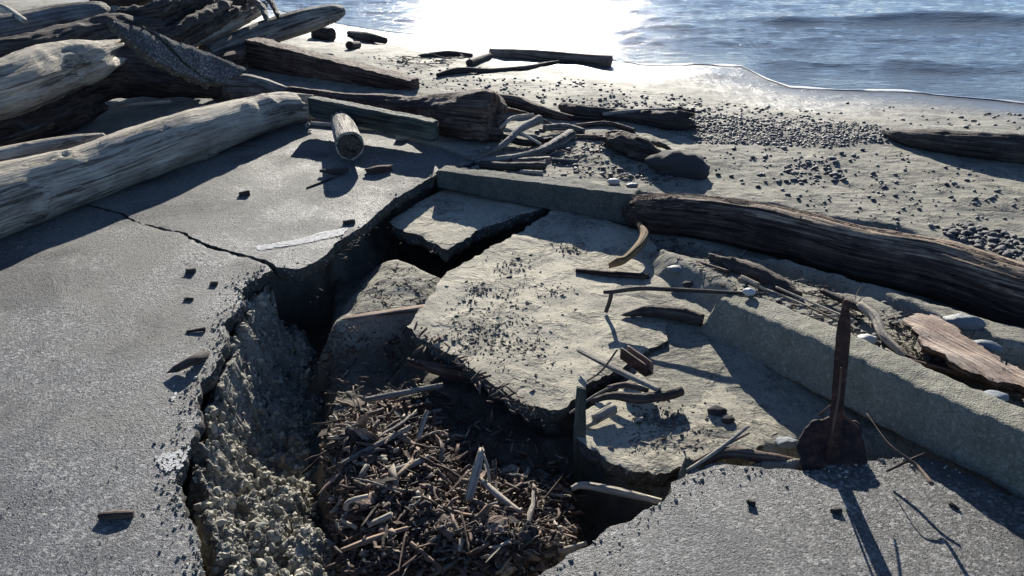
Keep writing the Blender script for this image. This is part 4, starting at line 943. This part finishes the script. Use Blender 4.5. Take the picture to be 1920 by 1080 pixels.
rock(1848, 655, 27, 'blue-grey stone partly under the bark sheet', M_ROCKB, (1, .5, .38), rot=-.5, z=.02)
rock(1622, 645, 20, 'pale rounded stone behind the concrete beam at the rusty stake', M_ROCKW, (1, .7, .6), z=-.0)
rock(1265, 508, 16, 'pale flat stone on the sand right of the ochre branch', M_ROCKB, (1, .7, .4))
rock(1290, 536, 11, 'dark round stone below the pale flat stone', M_ROCKD, (1, .8, .5))
rock(1405, 552, 12, 'small white stone perched on the thin branch', M_ROCKW, (1, .7, .6), z=.09)
rock(1475, 838, 20, 'grey oval stone at the rusty stake\'s left', M_ROCKB, (1, .7, .6))
rock(1490, 650, 18, 'low round dark stone at the end of the concrete beam', M_ROCKD, (1, .7, .5))
rock(1860, 750, 26, 'flat grey stone on the concrete beam\'s far side', M_ROCKB, (1, .6, .35), z=.08)
rock(1345, 775, 16, 'small pile-like dark stone in the lit sand of the lower slab', M_ROCKD, (1, .7, .5))
rock(1365, 790, 13, 'second dark stone touching the pile-like one', M_ROCKD, (1, .7, .5))
rock(1150, 345, 12, 'pale pebble beside the curb\'s right end', M_ROCKW, (1, .6, .5))
rock(1185, 352, 12, 'pale flat pebble right on the curb\'s end', M_ROCKB, (1, .6, .45))
rock(915, 288 - 8, 5, 'tiny white pebble behind the curb near the tangle', M_ROCKW, z=.0)

# scattering
def in_poly_px(poly, n):
    poly = np.array(poly, float); lo, hi = poly.min(0), poly.max(0); out = []
    while len(out) < n:
        c = rng.uniform(lo, hi, (n * 2, 2)); c = c[sdist(c, poly) > 0]; out += list(c)
    return np.array(out[:n])
def Gm(px, z):
    a = (px[:, 0] - 960) / FPX; b = (540 - px[:, 1]) / FPX
    dz = -SA + b * CA; t_ = (z - CAMH) / dz
    return np.column_stack([a * t_, (CA + b * SA) * t_])
def ground_pts(px, top=False, base=-.05):
    z = np.full(len(px), base)
    for _ in range(7):
        xy = Gm(px, z); zn = H(xy[:, 0], xy[:, 1])[0]
        if top:
            for poly, zz in TOPS: zn = np.where(sdist(xy, poly) > 0, np.maximum(zn, zz(xy[:, 0], xy[:, 1])), zn)
        z = .5 * z + .5 * zn
    xy = Gm(px, z); return np.column_stack([xy, zn])
def euler_m(e):
    cx, sx_, cy, sy, cz, sz = np.cos(e[:, 0]), np.sin(e[:, 0]), np.cos(e[:, 1]), np.sin(e[:, 1]), np.cos(e[:, 2]), np.sin(e[:, 2])
    M = np.zeros((len(e), 3, 3))
    M[:, 0, 0] = cz * cy; M[:, 0, 1] = cz * sy * sx_ - sz * cx; M[:, 0, 2] = cz * sy * cx + sz * sx_
    M[:, 1, 0] = sz * cy; M[:, 1, 1] = sz * sy * sx_ + cz * cx; M[:, 1, 2] = sz * sy * cx - cz * sx_
    M[:, 2, 0] = -sy; M[:, 2, 1] = cy * sx_; M[:, 2, 2] = cy * cx
    return M
def scatter(name, protos, P, sc, eul, mat, label, smooth=True):
    """joined mesh of many small pieces"""
    VV, FF, RN = [], [], []; base = 0; M = euler_m(eul); which = rng.integers(0, len(protos), len(P))
    for k, (V, F) in enumerate(protos):
        s = which == k
        if not s.any(): continue
        v = np.einsum('nij,nvj->nvi', M[s], V[None] * sc[s][:, None, :]) + P[s][:, None, :]
        n = s.sum(); VV.append(v.reshape(-1, 3)); FF.append((F[None] + (base + np.arange(n) * len(V))[:, None, None]).reshape(-1, 3)); base += n * len(V)
        RN.append(np.repeat(rng.uniform(0, 1, n), len(V)))
    V = np.vstack(VV); F = np.vstack(FF)
    return link(name, mesh(name, V, [F], smooth=smooth, attrs={'rnd': np.concatenate(RN)}), mat, kind='stuff', label=label)
def stone_protos(k, base, amp=.3, sq=(1, .8, .55)):
    return [(base[0] * (1 + amp * fbm(base[0] * 1.3 + 5.1 * i, 2, 200 + i))[:, None] * np.array(sq), base[1]) for i in range(k)]
def stick_proto(seed, seg=5, n=4, bend=.12, jag=.3):
    rs = np.random.default_rng(seed); V = []
    for k in range(n):
        u = k / (n - 1) - .5; c = np.array([u, rs.normal() * bend * .3, rs.normal() * bend * .2]); r = 1.0 * (1 - .35 * rs.random()) * (.7 if k in (0, n - 1) else 1)
        for j in range(seg):
            a = 2 * math.pi * j / seg; V.append([c[0] + (rs.normal() * .03 if k in (0, n - 1) else 0), c[1] * 0 + math.cos(a) * r * .5 + c[1] * 3, math.sin(a) * r * .5 + c[2] * 3])
    F = []
    for k in range(n - 1):
        for j in range(seg):
            a, b = k * seg + j, k * seg + (j + 1) % seg; F += [[a, b, b + seg], [a, b + seg, a + seg]]
    for j in range(1, seg - 1): F += [[0, j + 1, j], [(n - 1) * seg, (n - 1) * seg + j, (n - 1) * seg + j + 1]]
    return np.array(V), np.array(F)[:, ::-1]
SP5 = stone_protos(6, I1); SP7 = stone_protos(5, I2)
STK = [stick_proto(i) for i in range(8)]
chipV = np.array([[-.5, -.5, 0], [.5, -.45, .05], [.55, .4, 0], [-.45, .5, .08], [-.45, -.45, .5], [.42, -.4, .45], [.5, .35, .55], [-.4, .42, .5]]) - [0, 0, .25]
chipF = np.array([[0, 2, 1], [0, 3, 2], [4, 5, 6], [4, 6, 7], [0, 1, 5], [0, 5, 4], [1, 2, 6], [1, 6, 5], [2, 3, 7], [2, 7, 6], [3, 0, 4], [3, 4, 7]])
CHP = [(chipV * (1 + .15 * np.random.default_rng(i).normal(size=chipV.shape)), chipF) for i in range(5)]

# pebbles on the beach
zones = [([(1040, 185), (1300, 195), (1480, 215), (1660, 235), (1680, 268), (1500, 272), (1300, 262), (1180, 232)], 800, (2.2, 4.8)),
         ([(1290, 215), (1640, 235), (1660, 262), (1560, 278), (1300, 268)], 1300, (2.0, 5.0)),
         ([(860, 140), (1100, 150), (1300, 185), (1600, 215), (1300, 215), (1050, 200), (940, 180)], 260, (2, 5)),
         ([(1300, 265), (1660, 280), (1920, 330), (1920, 500), (1640, 420), (1350, 350)], 330, (2, 6)),
         ([(1740, 425), (1800, 418), (1925, 450), (1925, 490), (1830, 465)], 120, (5, 10)),
         ([(1500, 285), (1570, 300), (1590, 345), (1450, 345)], 90, (3, 7)),
         ([(650, 95), (900, 125), (1000, 190), (800, 165)], 120, (2, 4)),
         ([(1000, 240), (1250, 300), (1280, 350), (1050, 330)], 130, (3, 7)),
         ([(1230, 460), (1480, 520), (1640, 560), (1900, 690), (1900, 770), (1640, 660), (1400, 565)], 110, (3, 9)),
         ([(1560, 190), (1920, 215), (1920, 245), (1680, 235)], 40, (3, 6))]
Ps, Ss = [], []
for poly, n, (a, b) in zones:
    px = in_poly_px(poly, n); q = ground_pts(px, base=-.1); dd = q[:, 1] * CA - (q[:, 2] - CAMH) * SA
    r = (a + (b - a) * rng.random(n) ** 2.2) * dd / FPX; Ps.append(q); Ss.append(r)
Ps, Ss = np.vstack(Ps), np.concatenate(Ss)
dd = Ps[:, 1] * CA - (Ps[:, 2] - CAMH) * SA; big = np.argsort(-(Ss / dd)); bi, rest = big[:240], big[240:]
peb = [mesh('pebble', V, [F]) for V, F in SP7]
for m_ in peb: m_.materials.append(M_PEBO)
for i in bi:
    o = link('pebble', peb[i % len(peb)], None, label='dark rounded beach pebble lying on the grey sand below the water line', cat='pebble', group='pebbles on the beach')
    s_ = Ss[i]; o.location = (Ps[i, 0], Ps[i, 1], Ps[i, 2] + s_ * .3); o.scale = (s_, s_, s_); o.rotation_euler = (rng.normal() * .2, rng.normal() * .2, rng.uniform(0, 6.3))
n = len(rest); P = Ps[rest].copy(); s_ = Ss[rest]; P[:, 2] += s_ * .25
scatter('shingle', SP5, P, np.stack([s_, s_, s_], -1), np.column_stack([rng.normal(0, .2, (n, 2)), rng.uniform(0, 6.3, n)]), M_PEB, 'dark shingle scattered over the beach')

# gravel bound in the exposed base
px = in_poly_px([(420, 600), (455, 545), (520, 505), (600, 560), (604, 860), (640, 1090), (380, 1090), (340, 900), (372, 745)], 7500)
xy = Gm(px, np.full(len(px), -.16)); keep = (sdist(xy, gp) > .0) & (sdist(xy, P_B) < .005); xy = xy[keep]
z = gravel_z(xy[:, 0], xy[:, 1]); n = len(xy); s_ = .0025 + .020 * rng.random(n) ** 4.5
P = np.column_stack([xy, z + s_ * rng.uniform(-.4, .3, n)])
ANG = SP7[:3] + [(v * (1 + .14 * np.random.default_rng(900 + i).normal(size=(len(v), 1))), f) for i, (v, f) in enumerate(stone_protos(7, I1, .4))]
scatter('base_gravel', ANG, P, np.stack([s_, s_ * rng.uniform(.6, 1, n), s_ * 1.1], -1), rng.uniform(0, 6.3, (n, 3)), M_GRAV, 'pale stones and crumbs bound in the exposed gravel base', smooth=False)
# crumbs along the asphalt rims
Ps = []
for rim, k in ((RIM_B, 2600), (RIM_C[:16], 600), (RIM_A, 120)):
    w_ = pix_poly(rim); L = np.linalg.norm(np.diff(w_, axis=0), axis=1); c = np.concatenate([[0], np.cumsum(L)])
    u = rng.uniform(0, min(c[-1], 5), k); x = np.interp(u, c, w_[:, 0]); y = np.interp(u, c, w_[:, 1])
    Ps.append(np.column_stack([x + rng.normal(0, .045, k), y + rng.normal(0, .03, k)]))
xy = np.vstack(Ps); ins = (sdist(xy, P_B) > .004) | (sdist(xy, P_C) > .004) | (sdist(xy, P_A) > .004); xy = xy[ins]
n = len(xy); s_ = .0015 + .0075 * rng.random(n) ** 3.5; P = np.column_stack([xy, settle(xy[:, 0], xy[:, 1]) + s_ * .1])
scatter('rim_crumbs', SP5, P, np.stack([s_, s_, s_], -1), rng.uniform(0, 6.3, (n, 3)), M_GRAV, 'loose crumbs of asphalt and stone along the rims')
# loose grit on the pavements
px = in_poly_px([(0, 420), (250, 410), (520, 505), (420, 600), (380, 720), (345, 880), (380, 1090), (0, 1090)], 900)
px = np.vstack([px, in_poly_px([(1300, 885), (1640, 870), (1920, 990), (1920, 1090), (1060, 1090)], 500), in_poly_px([(300, 400), (560, 250), (800, 310), (560, 495)], 260)])
q = ground_pts(px, True, 0.0); n = len(q); dd = q[:, 1] * CA - (q[:, 2] - CAMH) * SA; s_ = .001 + .003 * rng.random(n) ** 5; q[:, 2] += s_ * .1
scatter('grit', SP5, q, np.stack([s_, s_, s_], -1), rng.uniform(0, 6.3, (n, 3)), M_PEB, 'fine grit scattered over the pavements')

# litter of wood in the hole
DEB = [(560, 640), (640, 610), (780, 620), (900, 720), (1060, 850), (1085, 1000), (1060, 1085), (640, 1090), (605, 900), (600, 800)]
LIT = [(600, 830), (640, 770), (800, 745), (835, 820), (920, 865), (1060, 895), (1085, 1000), (1020, 1085), (630, 1090), (610, 920)]
RNDW = [M_BROWN, M_GREY, M_PALE, M_BROWN, M_DARK, M_BROWN, M_DARK]
sm = []
WCOL = {'driftwood_brown': 'brown', 'driftwood_grey': 'grey', 'driftwood_pale': 'pale', 'bark_pink': 'reddish', 'driftwood_dark': 'blackish'}
for k in range(10):
    V, F = stick_proto(50 + k, 7, 7, .25)
    sm.append((V, F))
cache = {}
def stick_mesh(k, m_):
    if (k, m_.name) not in cache:
        V, F = sm[k]; me = mesh('stick', V, [F], attrs={'gc': V * [.12, .012, .012]}); me.materials.append(m_); cache[k, m_.name] = me
    return cache[k, m_.name]
def sticks(poly, n, lr, wr, group, label, tilt=.25, lift=.02, base=-.2, cat='stick', pal=None, name='driftwood_stick'):
    px = in_poly_px(poly, n); q = ground_pts(px, True, base)
    for i in range(n):
        L = lr[0] + (lr[1] - lr[0]) * rng.random() ** 2.2; w_ = wr[0] + (wr[1] - wr[0]) * rng.random() ** 2
        mm = (pal or RNDW)[int(rng.integers(0, len(pal or RNDW)))]
        o = link(name, stick_mesh(int(rng.integers(0, 10)), mm), None, label=WCOL[mm.name] + ' ' + label, cat=cat, group=group)
        o.location = (q[i, 0], q[i, 1], q[i, 2] + w_ * .4 + rng.random() ** 2 * lift); o.scale = (L, w_, w_ * rng.uniform(.4, 1))
        o.rotation_euler = (rng.uniform(0, 6.3), rng.normal() * tilt, rng.normal() * .7 + .25 * math.pi * (rng.random() < .8))
sticks(LIT, 150, (.03, .24), (.003, .018), 'driftwood sticks littering the hole', 'stick in the heap of driftwood litter filling the hole', lift=.06, pal=[M_BROWN, M_GREY, M_PALE, M_PALE, M_BARK, M_BROWN, M_DARK])
sticks(LIT, 26, (.14, .30), (.008, .022), 'long splinters in the hole', 'long splinter lying across the driftwood litter in the hole', lift=.07, tilt=.12, name='splinter')
sticks([(600, 640), (760, 630), (900, 740), (760, 760), (620, 800)], 60, (.03, .13), (.004, .012), 'sticks in the shaded part of the hole', 'stick in the deep shade of the hole\'s far left part', lift=.03)
sticks([(640, 470), (820, 500), (800, 570), (640, 590)], 26, (.02, .08), (.003, .009), 'sticks on the sand mound', 'small chip on the lit sand mound below the pavement lip', name='wood_chip', pal=[M_BROWN, M_DARK], lift=.005, tilt=.1)
sticks([(860, 290), (1090, 235), (1240, 300), (1230, 345), (1050, 335), (900, 315)], 80, (.03, .16), (.005, .016), 'sticks scattered around the tangle of branches', 'small twig on the sand around the tangle of branches', name='twig', pal=[M_GREY, M_BROWN, M_DARK, M_PALE], lift=.02, base=0)
sticks([(720, 108), (890, 108), (890, 124), (760, 128)], 34, (.06, .3), (.008, .022), 'driftwood pieces by the water', 'small piece of driftwood on the sand left of the straight log', name='driftwood_piece', pal=[M_GREY, M_BROWN, M_DARK, M_PALE], lift=.02, base=0)
sticks([(1210, 440), (1350, 470), (1480, 515), (1700, 590), (1920, 700), (1920, 780), (1700, 690), (1400, 570)], 120, (.03, .24), (.003, .012), 'sticks between the big log and the concrete beam', 'small twig in the strip of sand between the big log and the concrete beam', name='twig', pal=[M_GREY, M_BROWN, M_DARK, M_PALE], lift=.02, base=0)
sticks([(1660, 600), (1760, 580), (1925, 690), (1925, 770), (1700, 680)], 34, (.04, .22), (.003, .012), 'splinters around the bark sheet', 'splinter beside the broad bark sheet', pal=[M_PALE, M_GREY, M_BROWN, M_BARK], lift=.05, base=.02, name='splinter')
sticks([(1170, 780), (1300, 770), (1320, 850), (1190, 860)], 18, (.02, .07), (.003, .008), 'chips on the lower slab', 'small wood chip on the sand of the lower slab', name='wood_chip', pal=[M_BARK, M_BROWN, M_PALE], lift=.004, tilt=.1)
def litter(name, poly, n, lr, label, base=-.2, lift=.03, protos=STK + CHP, mat=M_BIT, asp=(.08, .3)):
    px = in_poly_px(poly, n); q = ground_pts(px, True, base); L = lr[0] + (lr[1] - lr[0]) * rng.random(n) ** 2.5
    q[:, 2] += rng.random(n) ** 2 * lift + .002
    sc = np.stack([L, L * rng.uniform(*asp, n), L * rng.uniform(*asp, n)], -1)
    e = np.column_stack([rng.uniform(0, 6.3, n), rng.normal(0, .35, n), rng.uniform(0, 6.3, n)])
    scatter(name, protos, q, sc, e, mat, label)
def chunk_mesh(k, m_):
    if ('c', k, m_.name) not in cache:
        v, f = I2; v = v * (1 + .35 * fbm(v * 1.6 + k * 4.4, 3, 300 + k))[:, None]; me = mesh('chunk', v, [f], attrs={'gc': v * [.05, .03, .02]}, smooth=False); me.materials.append(m_); cache['c', k, m_.name] = me
    return cache['c', k, m_.name]
px = in_poly_px(LIT, 110); q = ground_pts(px, True, -.2)
for i in range(110):
    mm = [M_BARK, M_BROWN, M_BROWN, M_DARK, M_BARK, M_PALE, M_GREY][i % 7]
    o = link('bark_piece', chunk_mesh(i % 5, mm), None, label=WCOL[mm.name] + ' flat piece of bark in the heap of driftwood litter', cat='bark piece', group='bark pieces littering the hole')
    L = .009 + .034 * rng.random() ** 2; o.location = (q[i, 0], q[i, 1], q[i, 2] + .02 + .03 * rng.random()); o.scale = (L, L * rng.uniform(.4, .9), L * .16); o.rotation_euler = (rng.normal() * .5, rng.normal() * .5, rng.uniform(0, 6.3))
litter('bark_crumbs', LIT, 5200, (.003, .022), 'dark crumbs of bark and earth between the litter', lift=.04, protos=CHP + SP5, asp=(.4, .9))
litter('wood_litter', LIT, 2100, (.006, .10), 'fine brown litter of bark, chips and twigs filling the hole', lift=.045)
litter('wood_litter', DEB, 3000, (.006, .06), 'fine litter of twigs in the shaded part of the hole', lift=.03)
litter('wood_litter', [(690, 470), (830, 505), (800, 570), (650, 590), (640, 500)], 500, (.004, .03), 'dark crumbs on the sand mound', lift=.004)
M_CRUMB = mat_stone('sand_crumbs', [(.05, .045, .038), (.12, .105, .085), (.18, .16, .125), (.09, .08, .065), (.24, .21, .165)], .85, 60)
def blobs(name, bl, lr, label, base=-.08):
    px = np.vstack([np.column_stack([rng.normal(cx, rx, n), rng.normal(cy, ry, n)]) for cx, cy, rx, ry, n in bl])
    px = px[sdist(px, np.array(S1_PX, float)) + 0 > 4] if base == -.08 else px[sdist(px, np.array(S2_PX, float)) > 4]
    n = len(px); q = ground_pts(px, True, base); L = lr[0] + (lr[1] - lr[0]) * rng.random(n) ** 4; q[:, 2] += .0008
    sc = np.stack([L, L * rng.uniform(.3, .8, n), L * rng.uniform(.15, .5, n)], -1)
    scatter(name, CHP + SP5, q, sc, np.column_stack([rng.uniform(0, 6.3, n), rng.normal(0, .35, n), rng.uniform(0, 6.3, n)]), M_CRUMB, label)
blobs('slab_crumbs', [(870, 620, 34, 22, 700), (930, 600, 40, 18, 500), (950, 660, 40, 26, 700), (1020, 610, 22, 16, 260), (1010, 690, 30, 20, 300), (900, 545, 24, 9, 220), (960, 500, 26, 12, 220), (1062, 466, 14, 6, 130), (970, 570, 60, 30, 300), (1040, 545, 18, 8, 90)], (.0015, .015), 'dark crumbs of bark on the sand of the largest slab')
blobs('slab_crumbs', [(1235, 800, 30, 16, 700), (1210, 835, 24, 10, 400), (1290, 840, 26, 10, 300), (1340, 780, 14, 8, 60), (1250, 780, 60, 30, 200)], (.002, .018), 'dark crumbs of bark on the sand of the lower slab', base=-.1)
litter('beach_litter', [(850, 300), (1090, 240), (1250, 290), (1300, 350), (1050, 335)], 500, (.006, .04), 'fine dark litter on the sand behind the curb', base=0, lift=.006)
litter('beach_litter', [(1200, 430), (1480, 510), (1900, 690), (1920, 780), (1400, 590)], 1500, (.004, .035), 'fine litter on the strip of sand below the big log', base=0, lift=.006)

# ------------------------------------------------------------------ worn paint on the asphalt
def paint(px_poly, n, r, label):
    px = in_poly_px(px_poly, n); q = ground_pts(px, True, 0); xy = q[:, :2]; VV, FF = [], []; b = 0
    for i, (x, y) in enumerate(xy):
        k = 7; a = np.sort(rng.uniform(0, 6.28, k)); rr = r * rng.uniform(.3, 1, k) * depth(q[i]) / FPX
        z = float(settle(np.array([x]), np.array([y]))[0]) + .0052 + i * 2e-6
        VV.append(np.column_stack([x + np.cos(a) * rr, y + np.sin(a) * rr * 1.2, np.full(k, z)]))
        FF.append(np.array([[b, b + j, b + j + 1] for j in range(1, k - 1)])); b += k
    link('paint_mark', mesh('paint', np.vstack(VV), [np.vstack(FF)], smooth=False), M_PAINT, kind='stuff', label=label)
paint([(478, 463), (560, 450), (600, 437), (652, 428), (640, 442), (570, 457), (485, 470)], 900, 4, 'worn white painted line on the asphalt near the lip')
paint([(325, 490), (345, 474), (378, 470), (410, 486), (440, 500), (400, 500), (365, 498)], 110, 2, 'white scuffs on the asphalt left of the crack')
paint([(290, 858), (325, 848), (362, 840), (345, 880), (310, 888)], 120, 5, 'white scuffs on the asphalt at the rim of the hole')

# frayed fibres along the crest of the big log
big = [o for o in S.objects if o.name.startswith('driftwood_log') and 'huge dark brown' in o.get('label', '')][0]
P_, R_ = axis_pts([(1192, 398, 27, .0), (1225, 401, 37, .0), (1300, 407, 43, .005), (1400, 423, 47, .01), (1500, 446, 50, .01), (1600, 475, 53, .01), (1750, 506, 58, .01), (1920, 562, 64, .01), (2300, 680, 76, .01)], .22)
n = 1500; u = rng.uniform(.02, .95, n); C = catmull(P_, 400); rr = np.interp(u, np.linspace(0, 1, len(R_)), R_); c = C[(u * 399).astype(int)]
tg = np.gradient(C, axis=0)[(u * 399).astype(int)]; az = np.arctan2(tg[:, 1], tg[:, 0]); a = rng.normal(.15, .38, n)
side = np.column_stack([np.sin(az), -np.cos(az), 0 * az])
q = c + side * (np.sin(a) * rr * .98)[:, None] + np.array([0, 0, 1]) * (np.cos(a) * rr * .985)[:, None]
L = .02 + .10 * rng.random(n) ** 2; w_ = .0012 + .0035 * rng.random(n) ** 2
V_, F_ = [], []
o_ = scatter('fibres', STK, q - np.array(big.location), np.column_stack([L, w_, w_]), np.column_stack([rng.uniform(0, 6, n), rng.normal(0, .07, n), az + rng.normal(0, .10, n)]), M_BIT2 if 'M_BIT2' in globals() else mat_stone('wood_fibres', [(.05, .035, .026), (.20, .14, .10), (.40, .30, .21), (.12, .08, .06)], .85, 60), 'frayed fibres along the log\'s crest')
o_.parent = big
